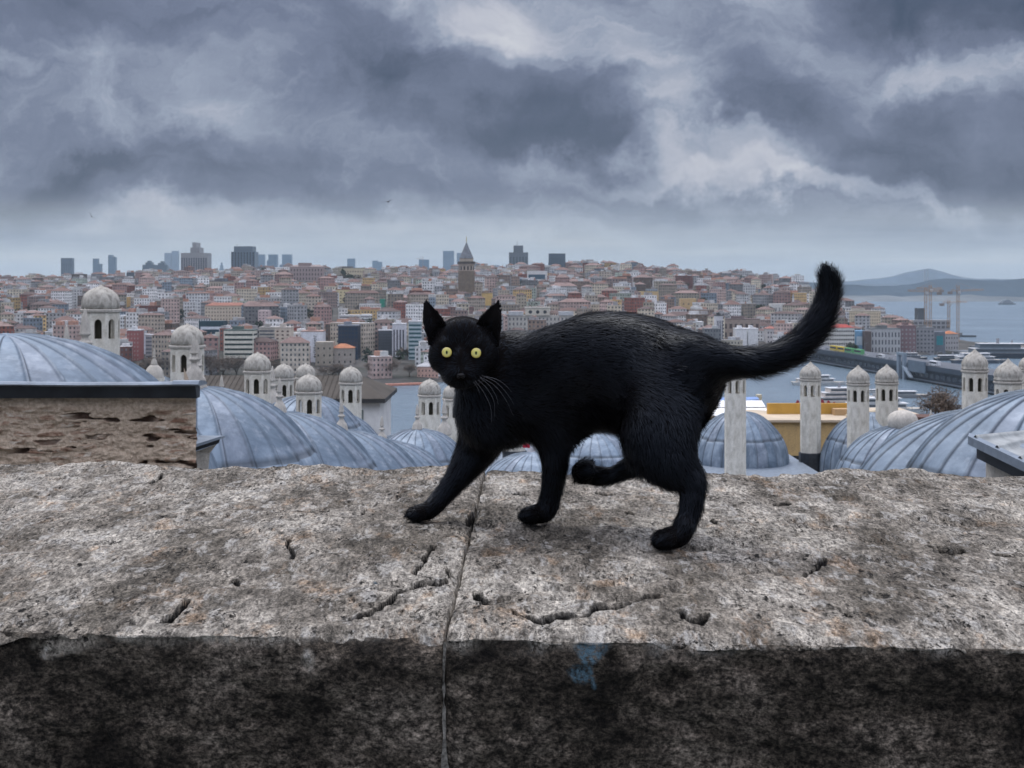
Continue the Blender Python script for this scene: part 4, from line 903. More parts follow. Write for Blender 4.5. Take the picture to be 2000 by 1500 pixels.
def ochre_house():
    Y = 92.0; o = empty('ochre_house', tuple(W(1560, 1040, Y)), 'ochre yellow building with a flat roof terrace below the quay on the right', 'house'); at = np.array(o.location)
    x0, x1, zb = W(1452, 0, Y)[0], W(1830, 0, Y)[0], W(0, 1040, Y)[2]; zt, zp = W(0, 823, Y)[2], W(0, 798, Y)[2]
    m_ = MB(); m_.box(x0, x1, Y, Y+9, zb, zt-.05); m_.build('wall', M['ochre'], o, at=at)
    m_ = MB(); m_.box(x0, x1, Y-.25, Y+9, zt-.049, zt+.12, (.52, .42, .30)); m_.build('cornice', M['paint'], o, at=at)
    xc = W(1499, 0, Y+4)[0]; xd = W(1666, 0, Y+4)[0]; m_ = MB(); m_.box(xc, xd, Y+4, Y+4.3, zt+.12, zp, (.52, .30, .06)); m_.build('terrace_parapet', M['paint'], o, at=at)
    m_ = MB(); m_.box(W(1630,0,Y+3)[0], W(1668,0,Y+3)[0], Y+3, Y+3.9, zt+.12, W(0, 799, Y+3)[2], (.50, .33, .17)); m_.build('terrace_parapet', M['paint'], o, at=at)
    m_ = MB(); m_.face([W(1650, 812, Y+3), W(1800, 822, Y+2), W(1800, 827, Y+2), W(1650, 818, Y+3)], (.60, .40, .15)); m_.bar(W(1735, 800, Y+2), W(1800, 822, Y+2), .12, (.62, .52, .36)); m_.bar(W(1652, 812, Y+2), W(1735, 800, Y+2), .12, (.62, .52, .36)); m_.build('porch_roof', M['paint'], o, at=at)
    m_ = MB(); m_.box(W(1488,0,Y)[0], W(1560,0,Y)[0], Y-.12, Y+.02, W(0, 903, Y)[2], W(0, 890, Y)[2], (.03, .03, .03)); m_.build('opening', M['paint'], o, at=at)
ochre_house()
def parasol(px, top, base, Y, label):
    o = empty('parasol', tuple(W(px, base, Y)), label, 'parasol', 'folded dark red parasols on the ochre terrace'); h = (base-top)/F*Y; r = 6.5/F*Y
    m_ = MB(); m_.lathe([(r, h*.08), (r*.95, h*.25), (r*.62, h*.7), (r*.28, h*.95), (0, h)], 10, col=(.20, .012, .022), lobes=5, amp=.18); m_.build('canopy', M['paint'], o)
    m_ = MB(); m_.bar((0, 0, -.9), (0, 0, h*.1), .04, (.3, .25, .2)); m_.build('pole', M['paint'], o)
for px, t, b, l in ((1558, 781, 800, 'folded red parasol alone left of the chimney with the dark foot'), (1606, 780, 798, 'tallest folded red parasol, right beside the chimney with the dark foot'), (1618, 782, 799, 'middle one of the three close folded red parasols'), (1629, 785, 799, 'shortest folded red parasol, at the right end of the terrace trio')):
    parasol(px, t, b, 97, l)
def awning_house():
    Y = 100.; o = empty('awning_pavilion', tuple(W(1420, 1000, Y)), 'low pavilion with white sloping awnings behind the patched dome', 'pavilion'); at = np.array(o.location)
    def slab(name, q, th, col, mat='paint'):
        q = [np.array(a) for a in q]; d = np.array((0, .15, -th)); m_ = MB(); m_.face(q, col); b = [a+d for a in q]; m_.face(b[::-1], col)
        for i in range(len(q)): m_.face([q[i], b[i], b[(i+1) % len(q)], q[(i+1) % len(q)]], col)
        m_.build(name, M[mat], o, at=at)
    slab('awning', [W(1395,812,Y-3), W(1505,808,Y-3), W(1496,797,Y), W(1400,797,Y)], .12, (.82, .82, .80)); slab('awning', [W(1400,795,Y), W(1495,794,Y), W(1488,782,Y+3), W(1405,782,Y+3)], .12, (.82, .82, .82))
    slab('canopy_edge', [W(1405,783,Y+3.2), W(1483,780,Y+3.2), W(1480,775,Y+4), W(1410,776,Y+4)], .1, (.18, .28, .50)); slab('awning', [W(1340,822,Y-2), W(1402,810,Y-2), W(1402,797,Y+1), W(1350,800,Y+1)], .12, (.80, .80, .78))
    slab('dark_roof', [W(1465,815,Y-6), W(1516,817,Y-6), W(1508,808,Y-3), W(1480,808,Y-3)], .1, (.05, .05, .05)); slab('gable', [W(1375,800,Y+3), W(1401,797,Y+3), W(1398,778,Y+4.5), W(1378,776,Y+4.5)], .2, (.66, .60, .46))
    m_ = MB(); m_.box(W(1345,0,Y)[0], W(1500,0,Y)[0], Y+.5, Y+6, W(0,1000,Y)[2], W(0,798,Y)[2], (.45, .42, .36)); m_.build('wall', M['paint'], o, at=at)
    m_ = MB(); m_.box(W(1479,0,Y+4)[0], W(1488,0,Y+4)[0], Y+4, Y+4.6, W(0,786,Y+4)[2], W(0,771,Y+4)[2], (.55, .50, .36)); m_.build('chimney', M['paint'], o, at=at)
awning_house()
# brick terrace wall with an orange lamp, and the stall of red and purple cloths between the fore legs
mb = MB(); mb.box(W(1790,0,80)[0], W(1905,0,80)[0], 80, 82, W(0,960,80)[2], W(0,815,80)[2], (.10,.045,.03)); b_ = mb.build('terrace_wall', M['paint']); tag(b_, 'dark red-brown terrace wall beneath the bare brown tree', 'wall')
lo = empty('terrace_lamp', tuple(W(1857, 817, 79)), 'glowing orange lamp on the dark terrace wall', 'lamp'); mb = MB(); mb.bar((0,0,-.05), (0,0,.12), .05, (.05,.05,.05)); mb.build('lamp_post', M['paint'], lo)
mg, g_, b_ = newmat('lamp_glow'); b_.inputs['Base Color'].default_value = (.8,.4,.1,1); b_.inputs['Emission Color'].default_value = (1,.42,.08,1); b_.inputs['Emission Strength'].default_value = 1.6
mb = MB(); blob(mb, (0,0,.24), (.20,.20,.15), 0, 8); mb.build('lamp_shade', mg, lo, True)
st = empty('cloth_stall', tuple(W(1034, 905, 45)), 'small rack of red, white and purple cloths seen between the fore legs', 'stall')
for i, (x, y, w_, h_, c_) in enumerate(((-6,-38,14,14,(.45,.02,.05)), (4,-26,16,9,(.75,.72,.72)), (-2,-16,18,9,(.38,.03,.09)), (3,-6,18,10,(.20,.10,.28)), (8,-36,7,14,(.70,.68,.72)))):
    k = 45/F; mb = MB(); mb.box((x-w_/2)*k, (x+w_/2)*k, -.1-.02*i, .02-.02*i, (-y-h_/2)*k, (-y+h_/2)*k, c_, bottom=True); mb.build('cloth', M['paint'], st)
mb = MB(); mb.bar((0,.05,-.3), (0,.05,.95), .03, (.04,.03,.03)); mb.build('rack_pole', M['paint'], st)
# ------------------------------------------------------------------ land, water, far hills
def interp(x, pts): return np.interp(x, [p[0] for p in pts], [p[1] for p in pts])
RIDGE = [(-1500,560),(-400,560),(0,560),(100,556),(200,553),(300,546),(380,541),(450,540),(560,534),(640,540),(720,541),(800,541),(900,538),(1000,532),(1100,533),(1170,529),(1240,531),(1320,540),(1400,546),(1480,552),(1550,558),(1600,580),(1660,612),(1750,640),(1900,668),(1960,676)]
SHORE = [(-1500,800),(0,800),(740,790),(830,800),(1000,860),(1200,930),(1400,1010),(1600,1060),(1700,1100),(1800,1120),(1900,1150),(1960,1180)]
RY = [(-1500,2000),(1100,1950),(1400,1900),(1500,1800),(1560,1700),(1640,1500),(1760,1380),(1900,1330),(1960,1300)]
def ground(px, Y):
    ys = interp(px, SHORE); yr = interp(px, RY); zr = np.maximum(H-(interp(px, RIDGE)-HY)/F*yr, 2.2)
    s = (Y-ys)/(yr-ys); z = 2.2+(zr-2.2)*np.clip(s, 0, 1)**.92
    far = np.clip((Y-yr)/2500, 0, 1); z = z-(z-20)*far*.6*(zr > 30)-np.clip((Y-yr)/60, 0, 1)*8*(zr <= 30)
    return np.where(Y < ys, -4*np.clip((ys-Y)/6, 0, 1)+2.2*(1-np.clip((ys-Y)/6, 0, 1)), z)
def groundY(px, py):
    ys = float(interp(px, SHORE)); yr = float(interp(px, RY)); Ys = np.linspace(ys+1, yr, 300); y = HY+(H-ground(np.full(300, px), Ys))/Ys*F
    k = np.argmax(y <= py); return float(Ys[k]) if (y <= py).any() else yr
def land():
    pxs = np.concatenate([np.linspace(-1500, 1960, 260)]); fr = np.concatenate([[-.02, -.004, 0], np.linspace(.01, 1, 60), [1.05, 1.2, 1.6, 2.4, 3.4]])
    V = []
    for f in fr:
        ys = interp(pxs, SHORE); yr = interp(pxs, RY); Y = ys+(yr-ys)*f
        z = ground(pxs, Y); V.append(np.stack([(pxs-1000)/F*Y, Y, z], 1))
    V = np.concatenate(V); n = len(pxs); I = np.arange(len(V)).reshape(-1, n); Q = np.stack([I[:-1,:-1], I[:-1,1:], I[1:,1:], I[1:,:-1]], -1).reshape(-1, 4)
    o = obj('hillside', npmesh('hillside', V, Q), M['land'], None, True); o['kind'] = 'structure'
land()
mb = MB(); mb.face([(-9000,150,0),(9000,150,0),(9000,12000,0),(-9000,12000,0)]); w = mb.build('water', M['water']); w['kind'] = 'structure'
# near slope running down from the terraces to the quay, its edge out of sight
mb = MB()
prof = [(2.3,H-3.2),(14,H-12),(70,H-15),(115,H-24),(240,14),(470,2.0),(482,1.6),(484,-3)]
for (y0, z0), (y1, z1) in zip(prof[:-1], prof[1:]): mb.face([(-900,y0,z0),(900,y0,z0),(900,y1,z1),(-900,y1,z1)])
n_ = mb.build('near_ground', M['land']); n_['kind'] = 'structure'
def far_hill(name, pts, Y, col, depth):
    xs = np.arange(pts[0][0], pts[-1][0]+1, 14.0); top = interp(xs, pts)-np.array([(fbm(np.array([[x*.03, Y, 0]]), 4, 3)[0]-.5)*5 for x in xs]); mb = MB(); R = []
    for f, hh in ((-.30, 0), (-.2, .45), (-.1, .75), (0, 1.0), (.25, .8), (.6, 0)):
        R.append([(((x-1000)/F)*Y*(1+0*f), Y+depth*f, -1+(H-(t-HY)/F*Y+1)*hh*(1 if hh in (0, 1) else 1+.25*(fbm(np.array([[x*.02, f*9, Y]]), 3, 9)[0]-.5))) for x, t in zip(xs, top)])
    for i in range(len(R)-1):
        for j in range(len(xs)-1): mb.face([R[i][j], R[i][j+1], R[i+1][j+1], R[i+1][j]], col)
    o = mb.build(name, M['hill'], None, True); o['kind'] = 'structure'
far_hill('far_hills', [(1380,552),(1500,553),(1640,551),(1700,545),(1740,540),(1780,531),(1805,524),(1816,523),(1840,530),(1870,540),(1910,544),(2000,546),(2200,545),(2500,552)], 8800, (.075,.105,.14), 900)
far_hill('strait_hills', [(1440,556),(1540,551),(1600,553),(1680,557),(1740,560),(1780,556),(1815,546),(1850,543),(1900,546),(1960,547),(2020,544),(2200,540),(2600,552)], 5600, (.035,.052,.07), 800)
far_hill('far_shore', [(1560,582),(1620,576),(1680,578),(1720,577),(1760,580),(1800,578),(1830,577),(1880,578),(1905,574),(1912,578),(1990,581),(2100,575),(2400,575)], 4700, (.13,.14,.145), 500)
# ------------------------------------------------------------------ houses
WALLS = [('white',(.80,.79,.77)),('cream',(.62,.55,.43)),('pale pink',(.56,.42,.37)),('grey',(.36,.36,.36)),('beige',(.48,.41,.33)),('brick red',(.30,.12,.09)),('ochre',(.60,.42,.20)),('blue-grey',(.26,.31,.36)),('brown',(.26,.19,.15)),('pale grey',(.62,.62,.62)),('dusty rose',(.42,.27,.24)),('pale green',(.45,.50,.42))]
WP = np.array([.22,.14,.12,.10,.12,.04,.03,.04,.06,.08,.04,.01]); WP /= WP.sum()
ROOFS = [('terracotta roof',(.172,.108,.090),1),('brown roof',(.125,.088,.078),1),('grey roof',(.26,.25,.25),0),('pale roof',(.52,.51,.50),0),('faded red roof',(.225,.155,.135),1)]
RP = np.array([.15,.20,.30,.20,.15])
NUM = {2:'two',3:'three',4:'four',5:'five',6:'six',7:'seven',8:'eight',9:'nine',10:'ten'}
def house_meshes(w, d, h, wc, rc, pitched, seed):
    r = random.Random(seed); A = MB(); B = MB(); x, y = w/2, d/2; jit = r.choice([r.uniform(.5, .8), r.uniform(.85, 1.15), r.uniform(.9, 1.25)]); wc = tuple(c*jit for c in wc)
    A.prism([(-x,-y),(x,-y),(x,y),(-x,y)], -6, h, wc, top=False, us=r.uniform(.8, 1.15), vs=1)
    if pitched:
        e = .5; rh = r.uniform(.18, .30)*min(w, d); jr = r.uniform(.8, 1.15); rc = tuple(c*jr for c in rc)
        if w > d: a, b = (-x+y*.9, 0), (x-y*.9, 0)
        else: a, b = (0, -y+x*.9), (0, y-x*.9)
        E = [(-x-e,-y-e,h),(x+e,-y-e,h),(x+e,y+e,h),(-x-e,y+e,h)]; a3 = (*a, h+rh); b3 = (*b, h+rh)
        if w > d: F_ = [[E[0],E[1],b3,a3],[E[1],E[2],b3],[E[2],E[3],a3,b3],[E[3],E[0],a3]]
        else: F_ = [[E[1],E[2],b3,a3],[E[0],E[1],a3],[E[3],E[0],a3,b3],[E[2],E[3],b3]]
        for f in F_: B.face(f, rc)
        B.face([E[3],E[2],E[1],E[0]], (.1,.09,.08))
        if r.random() < .6: cx, cy = r.uniform(-x*.5, x*.5), r.uniform(-y*.5, y*.5); B.box(cx-.4, cx+.4, cy-.4, cy+.4, h, h+rh+1.0, (.35,.25,.2))
    else:
        B.box(-x-.15, x+.15, -y-.15, y+.15, h, h+.7, tuple(c*.9 for c in wc)); B.face([(-x+.2,-y+.2,h+.72),(x-.2,-y+.2,h+.72),(x-.2,y-.2,h+.72),(-x+.2,y-.2,h+.72)], rc)
        for _ in range(r.randint(1, 3)):
            pw, pd, ph = r.uniform(.2,.5)*w, r.uniform(.2,.5)*d, r.uniform(1.5, 3.2); cx, cy = r.uniform(-x+pw/2, x-pw/2), r.uniform(-y+pd/2, y-pd/2); B.box(cx-pw/2, cx+pw/2, cy-pd/2, cy+pd/2, h+.7, h+.7+ph, r.choice([(.5,.5,.48),(.35,.33,.32),(.45,.25,.18),(.62,.61,.6)]))
    return A, B
def feature(px0, px1, ytop, ybase, name, label, cat, wall, wins=None, roof=None, Y=None, depth=12, yaw=0.0, extra=None, group=None):
    """a building picked out by the photo, with its own openings. wins: (rows, columns, width share, height share, colour, ribbon)"""
    pc = (px0+px1)/2; Y = Y or groundY(pc, ybase); w = (px1-px0)/F*Y; h = (ybase-ytop)/F*Y; p = W(pc, ybase, Y)
    o = empty(name, tuple(p), label, cat, group, yaw); A = MB(); A.box(-w/2, w/2, 0, depth, -4, h, wall); A.build('wall', M['paint'], o)
    if roof:
        kind, rc = roof; B = MB()
        if kind == 'hip':
            e = .5; rh = .22*min(w, depth); k = min(w, depth)*.45; E = [(-w/2-e,-e,h+.01),(w/2+e,-e,h+.01),(w/2+e,depth+e,h+.01),(-w/2-e,depth+e,h+.01)]
            a, b = ((-w/2+k, depth/2, h+rh), (w/2-k, depth/2, h+rh)) if w > depth else ((0, k, h+rh), (0, depth-k, h+rh))
            Fs = [[E[0],E[1],b,a],[E[1],E[2],b],[E[2],E[3],a,b],[E[3],E[0],a]] if w > depth else [[E[0],E[1],a],[E[1],E[2],b,a],[E[2],E[3],b],[E[3],E[0],a,b]]
            for f in Fs: B.face(f, rc)
            B.face(E[::-1], (.1,.1,.1))
        else: B.box(-w/2-.2, w/2+.2, -.2, depth+.2, h+.005, h+.8, rc); B.box(-w*.25, w*.1, depth*.3, depth*.7, h+.805, h+3.0, tuple(c*.9 for c in rc))
        B.build('roof', M['roof'], o)
    if wins:
        rows, cols, ws, hs, wc, ribbon = wins; fh = h/(rows+.35)
        for face in (0, 1, 2):
            fw = w if face == 0 else depth
            if face and not ribbon: continue
            n = 1 if ribbon else cols; cw = fw/n*(.94 if ribbon else ws); me = None
            for i in range(rows):
                for j in range(n):
                    if me is None:
                        m_ = MB(); m_.box(-cw/2, cw/2, -.06, .10, 0, fh*hs, wc, bottom=True); me = m_.mesh('window')
                    q = obj('window', me, M['glass'], o); z = fh*(i+.30); c = -fw/2+(j+.5)*fw/n
                    if face == 0: q.location = (c, 0, z)
                    else: q.location = ((w/2 if face == 2 else -w/2), depth/2, z); q.rotation_euler = (0, 0, math.pi/2 if face == 2 else -math.pi/2)
    if extra: extra(o, w, h, depth)
    return o
DG = (.025,.03,.035); LG = (.05,.07,.08)
def ex_panel(o, w, h, d):
    m = MB(); m.box(-w*.42, w*.42, -.35, -.07, h*.44, h*.80, (.62,.66,.70)); m.build('frame_panel', M['paint'], o); m = MB(); m.box(-w*.34, w*.34, -.42, -.36, h*.54, h*.70, (.02,.05,.07)); m.build('window', M['glass'], o)
def ex_sign(o, w, h, d):
    r = random.Random(4); m = MB(); z = h*.86
    while z > h*.16:
        l = h*.055; x0 = w*.10
        for _ in range(3): a = r.uniform(-.5, .5); m.box(x0+a, x0+a+r.uniform(.5, 1.6), -.10, -.03, z, z+l*r.uniform(.15, .4), (.02,.02,.02)); z -= l*.33
        z -= l*.35
    m.build('lettering', M['paint'], o)
def ex_redbox(o, w, h, d): pass
def ex_stripes(o, w, h, d):
    for k in range(4):
        m = MB(); x = -w/2+w*(k+.62)/4; m.box(x-w*.055, x+w*.055, -.08, .1, h*.04, h*.84, (.035,.035,.05)); m.build('window', M['glass'], o)
def ex_arches(o, w, h, d):
    m = MB(); cw = w*.36; m.box(-w*.06-cw/2, -w*.06+cw/2, -1.2, d*.6, h+.0, h+6.2, (.60,.56,.47)); m.box(-w*.07-cw/2, -w*.05+cw/2, -1.6, d*.65, h+6.2, h+7.2, (.55,.52,.45)); m.build('attic', M['paint'], o)
    for k in (-1, 0, 1):
        m = MB(); c = -w*.06+k*cw*.30; m.face([(c+1.55*math.cos(a), -1.25, h+3.0+1.55*math.sin(a)) for a in np.arange(16)*math.pi/8], (.03,.035,.04)); m.build('window', M['glass'], o)
    for k, x in enumerate((-.38, .36)): m = MB(); m.box(x*w-w*.11, x*w+w*.11, -.8, d*.5, h, h+3.4, (.52,.54,.55)); m.build('attic', M['paint'], o)
FEAT = [
 (388,436,627,682,'office_block','dark teal glass office block with a pale framed panel, at the left shore','office',(.018,.05,.065),None,None,ex_panel),
 (437,495,646,706,'office_block','white office block banded with dark green ribbon windows','office',(.70,.68,.58),(6,1,.9,.42,(.02,.045,.04),1),('flat',(.12,.16,.14)),None),
 (412,437,657,684,'apartment_block','pale green low block left of the office banded with dark green ribbons','apartment block',(.46,.52,.45),(3,3,.4,.4,DG,0),('flat',(.5,.5,.45)),None),
 (506,536,641,697,'office_block','grey-beige slab with grey ribbon windows beside the cream tower block','office',(.44,.41,.36),(8,1,.9,.48,(.10,.11,.13),1),('flat',(.4,.38,.35)),None),
 (537,567,641,701,'apartment_block','cream tower block with three columns of windows, near the left shore','apartment block',(.62,.53,.43),(8,3,.42,.42,(.10,.06,.05),0),('flat',(.5,.45,.4)),None),
 (568,582,640,672,'apartment_block','narrow brick red block right of the cream tower block','apartment block',(.30,.07,.055),None,('flat',(.3,.2,.18)),None),
 (588,630,648,708,'blank_walled_building','building with a white blank side wall carrying vertical dark lettering','building',(.70,.72,.75),None,('flat',(.45,.3,.25)),ex_sign),
 (630,641,650,668,'billboard_house','small house with a bright red front beside the white lettered wall','house',(.42,.03,.045),None,None,None),
 (616,650,668,714,'stone_ruin','roofless beige stone building with gaping windows by the shore','ruin',(.36,.32,.26),(3,3,.25,.28,DG,0),None,None),
 (646,690,680,713,'stone_house','low grey-beige stone house with an orange tiled roof near the shore','house',(.36,.32,.28),(2,4,.25,.3,DG,0),('hip',(.40,.17,.09)),None),
 (660,699,637,703,'office_block','dark navy glass office block left of the cat\'s cheek','office',(.016,.024,.042),(8,6,.8,.7,(.02,.04,.075),0),('flat',(.25,.27,.3)),None),
 (662,702,615,633,'office_block','long white low office with two rows of ribbon windows above the navy block','office',(.62,.61,.60),(3,1,.9,.4,(.09,.09,.10),1),None,None),
 (704,723,614,643,'apartment_block','bright white block with ribbon windows above the red-roofed white house','apartment block',(.74,.74,.73),(5,1,.8,.35,(.12,.12,.13),1),None,None),
 (702,738,660,690,'white_house','white house with a red-brown tiled roof between the navy and the charcoal block','house',(.66,.65,.62),(2,5,.3,.35,(.12,.1,.1),0),('hip',(.30,.12,.09)),None),
 (739,765,646,692,'office_block','charcoal glass office slab with a white parapet','office',(.05,.055,.065),(8,5,.75,.55,(.09,.10,.12),0),('flat',(.70,.70,.70)),None),
 (766,790,634,697,'office_block','white office block with dark vertical stripes left of the cat\'s cheek','office',(.66,.65,.68),None,('flat',(.66,.66,.66)),ex_stripes),
 (798,823,629,703,'office_block','tall block with teal ribbon windows just left of the cat\'s face','office',(.42,.50,.52),(9,1,.9,.5,(.035,.10,.12),1),('flat',(.6,.6,.6)),None),
 (815,856,716,738,'shore_house','low pink house with grey roof on the shore under the cat\'s chin','house',(.58,.36,.28),(2,6,.35,.38,(.08,.06,.06),0),('hip',(.40,.40,.40)),None),
 (400,480,597,627,'apartment_block','long cream apartment row with many small windows, above the banded office','apartment block',(.62,.52,.40),(4,14,.38,.4,(.16,.12,.1),0),('hip',(.30,.14,.10)),None),
 (504,525,606,636,'apartment_block','narrow pale pink block right of the long cream row','apartment block',(.60,.47,.45),(5,3,.35,.4,(.12,.1,.1),0),None,None),
 (655,698,566,592,'apartment_block','pale yellow block high on the slope, right of the ornate mansion','apartment block',(.66,.56,.33),(4,6,.35,.4,(.14,.12,.1),0),('flat',(.3,.15,.1)),None),
 (566,631,521,549,'mansion','ornate pinkish mansion with a columned front on the skyline','mansion',(.36,.27,.25),(3,11,.4,.55,(.10,.08,.08),0),('hip',(.30,.24,.22)),lambda o,w,h,d: (lambda m: (m.box(-w*.26, w*.12, 2, d*.8, h+.8, h+5.5, (.30,.22,.20)), m.build('attic', M['paint'], o)))(MB())),
 (406,452,550,574,'columned_hall','beige hall with a row of tall piers below the dark flat-topped tower','hall',(.44,.38,.30),(2,9,.4,.7,(.13,.11,.10),0),('flat',(.16,.15,.16)),None),
 (652,712,524,542,'ridge_house','long pale yellow building with flat top on the skyline right of the mansion','building',(.58,.50,.34),(2,12,.4,.4,(.15,.12,.1),0),('flat',(.22,.2,.18)),None),
 (732,750,584,600,'scaffolded_house','house wrapped in bright green netting','house',(.03,.25,.17),None,None,None),
 (914,933,583,600,'yellow_house','yellow ochre house lower left of the round tower, above the cat\'s crown','house',(.66,.46,.18),None,('flat',(.4,.3,.2)),None),
 (941,961,573,597,'yellow_house','taller yellow ochre house right above the cat\'s right ear','house',(.66,.46,.18),None,('flat',(.4,.3,.2)),None),
 (1028,1069,529,550,'museum_block','white block with one large glazed front just under the skyline, right of the round tower','building',(.70,.69,.67),(1,1,.8,.6,(.05,.10,.14),0),None,None),
 (996,1022,541,556,'glass_house','small blue glazed building below the twin-block tower','building',(.50,.52,.54),(1,1,.8,.7,(.05,.11,.17),0),None,None),
 (992,1124,616,648,'bank_building','long grand pale stone bank building with three round windows in its attic','bank',(.52,.50,.45),(3,18,.42,.58,(.16,.16,.16),0),None,ex_arches),
 (1248,1259,569,589,'yellow_house','narrow yellow house left of the broad yellow one, above the cat\'s rump','house',(.64,.46,.22),None,None,None),
 (1263,1291,570,589,'yellow_house','broad blank yellow building on the slope above the cat\'s rump','house',(.62,.45,.22),None,('flat',(.5,.38,.22)),None),
 (1330,1360,583,611,'ochre_hall','ochre house with stepped roof beside the dark green trees','house',(.58,.40,.20),(2,3,.25,.3,(.2,.15,.1),0),None,None),
 (1350,1374,630,664,'office_block','white block with three rows of dark windows just above the tail root','office',(.62,.62,.60),(4,3,.5,.35,(.10,.10,.11),0),('flat',(.66,.66,.65)),None),
 (1399,1412,617,674,'office_block','slim white tower with dark vertical stripes above the tail','office',(.58,.58,.60),None,('flat',(.05,.05,.05)),ex_stripes),
 (1412,1484,624,664,'warehouse','long brown stone hall above the middle of the tail','warehouse',(.30,.24,.20),(2,7,.5,.55,(.07,.05,.05),0),('flat',(.20,.15,.14)),None),
 (1438,1459,643,676,'white_block','left of two plain white blocks in front of the long brown hall','building',(.76,.77,.77),None,('flat',(.74,.74,.74)),None),
 (1461,1481,643,676,'white_block','right of two plain white blocks in front of the long brown hall','building',(.72,.74,.74),None,('flat',(.72,.72,.72)),None),
 (1498,1520,642,672,'apartment_block','grey block with a red roof inside the bend of the tail','apartment block',(.52,.50,.49),(3,4,.45,.4,(.08,.08,.09),0),('hip',(.32,.14,.11)),None),
 (1506,1552,593,612,'white_hall','white hall beside the minaret inside the bend of the tail','hall',(.66,.64,.60),(1,7,.3,.5,(.2,.2,.2),0),None,None),
 (1607,1669,640,684,'office_block','white office with dark ribbon windows and a red roof, right of the tail','office',(.66,.64,.58),(5,14,.72,.42,(.07,.06,.06),0),('hip',(.34,.07,.055)),None),
 (1671,1690,646,686,'billboard_house','building with a large pale blue poster on its front, right of the tail','building',(.20,.38,.55),None,None,lambda o,w,h,d: (lambda m: (m.box(-w*.4, w*.4, -.1, -.03, h*.3, h*.72, (.55,.66,.72)), m.build('poster', M['paint'], o)))(MB())),
 (1690,1702,647,690,'dark_block','dark brown narrow block between the blue poster and the grey classical building','building',(.10,.07,.06),None,None,None),
 (1648,1720,608,634,'apartment_block','long cream block with small square windows behind the red-roofed office','apartment block',(.62,.53,.38),(4,16,.4,.4,(.24,.18,.13),0),('flat',(.5,.45,.38)),None),
 (1701,1759,643,692,'classical_building','grey stone classical building with tall windows by the bridge','building',(.42,.41,.40),(3,9,.4,.62,(.09,.09,.10),0),('flat',(.17,.18,.18)),None),
 (1759,1789,637,690,'apartment_block','maroon and grey block beside the grey classical building','apartment block',(.20,.12,.12),(6,4,.45,.4,(.30,.28,.28),0),('flat',(.25,.17,.16)),None),
 (1789,1825,641,691,'apartment_block','dark grey block with rows of balconies behind the bridge towers','apartment block',(.26,.25,.25),(6,5,.5,.45,(.10,.10,.11),0),('flat',(.22,.22,.22)),None),
 (1825,1846,648,688,'poster_block','dark block with a teal poster, behind the bridge','building',(.14,.15,.17),None,None,lambda o,w,h,d: (lambda m: (m.box(-w*.3, w*.3, -.1, -.03, h*.35, h*.8, (.03,.22,.24)), m.build('poster', M['paint'], o)))(MB())),
 (1846,1872,652,684,'shore_house','grey house with an orange tiled roof on the point behind the bridge','house',(.40,.38,.37),(3,5,.4,.4,(.12,.11,.11),0),('hip',(.42,.17,.08)),None),
 (1784,1856,625,644,'concrete_shell','unfinished grey concrete building under the cranes','building',(.34,.34,.35),(2,8,.7,.6,(.12,.12,.13),0),None,None),
 (1793,1806,602,628,'concrete_core','dark lift core of the unfinished building under the cranes','building',(.09,.10,.11),None,None,None),
 (53-32,53,638,654,'white_house','small white house with dark hipped roof at the left edge, above the lead dome','house',(.70,.70,.70),(2,4,.35,.45,(.12,.12,.12),0),('hip',(.10,.07,.07)),None),
 (82,116,650,672,'white_house','white low block with dark windows between dome and tallest chimney','house',(.62,.62,.60),(2,3,.5,.45,DG,0),('flat',(.55,.56,.57)),None),
 (230,258,616,647,'apartment_block','white block with a grid of small square windows right of the tallest chimney','apartment block',(.72,.72,.71),(4,6,.5,.5,(.08,.08,.08),0),None,None),
 (248,272,646,706,'apartment_block','tall brick red facade right of the tallest domed chimney','apartment block',(.30,.10,.09),(7,4,.4,.4,(.40,.28,.26),0),('flat',(.6,.6,.6)),None),
 (273,284,655,692,'white_house','narrow white house against the brick red facade','house',(.66,.68,.72),None,('flat',(.5,.5,.5)),None),
 (284,312,654,700,'apartment_block','grey-blue block with ribbon windows left of the lichened chimney cap','apartment block',(.40,.41,.42),(6,1,.85,.4,(.16,.19,.22),1),None,None),
 (196,212,596,640,'ochre_house','orange house peeping out right of the tallest chimney cap','house',(.62,.38,.14),None,None,None) if False else (237,250,580,600,'ochre_house','small orange house right of the tallest chimney cap','house',(.62,.40,.16),None,None,None),
]
taken = []     # footprints kept free
for (a, b, t, bs, nm, lb, ct, wl, wi, rf, ex) in FEAT:
    o = feature(a, b, t, bs, nm, lb, ct, wl, wi, rf, extra=ex, depth=13 if b-a < 90 else 16, yaw=random.uniform(-.04, .04)); taken.append((a, b, t, bs, o.location.y))
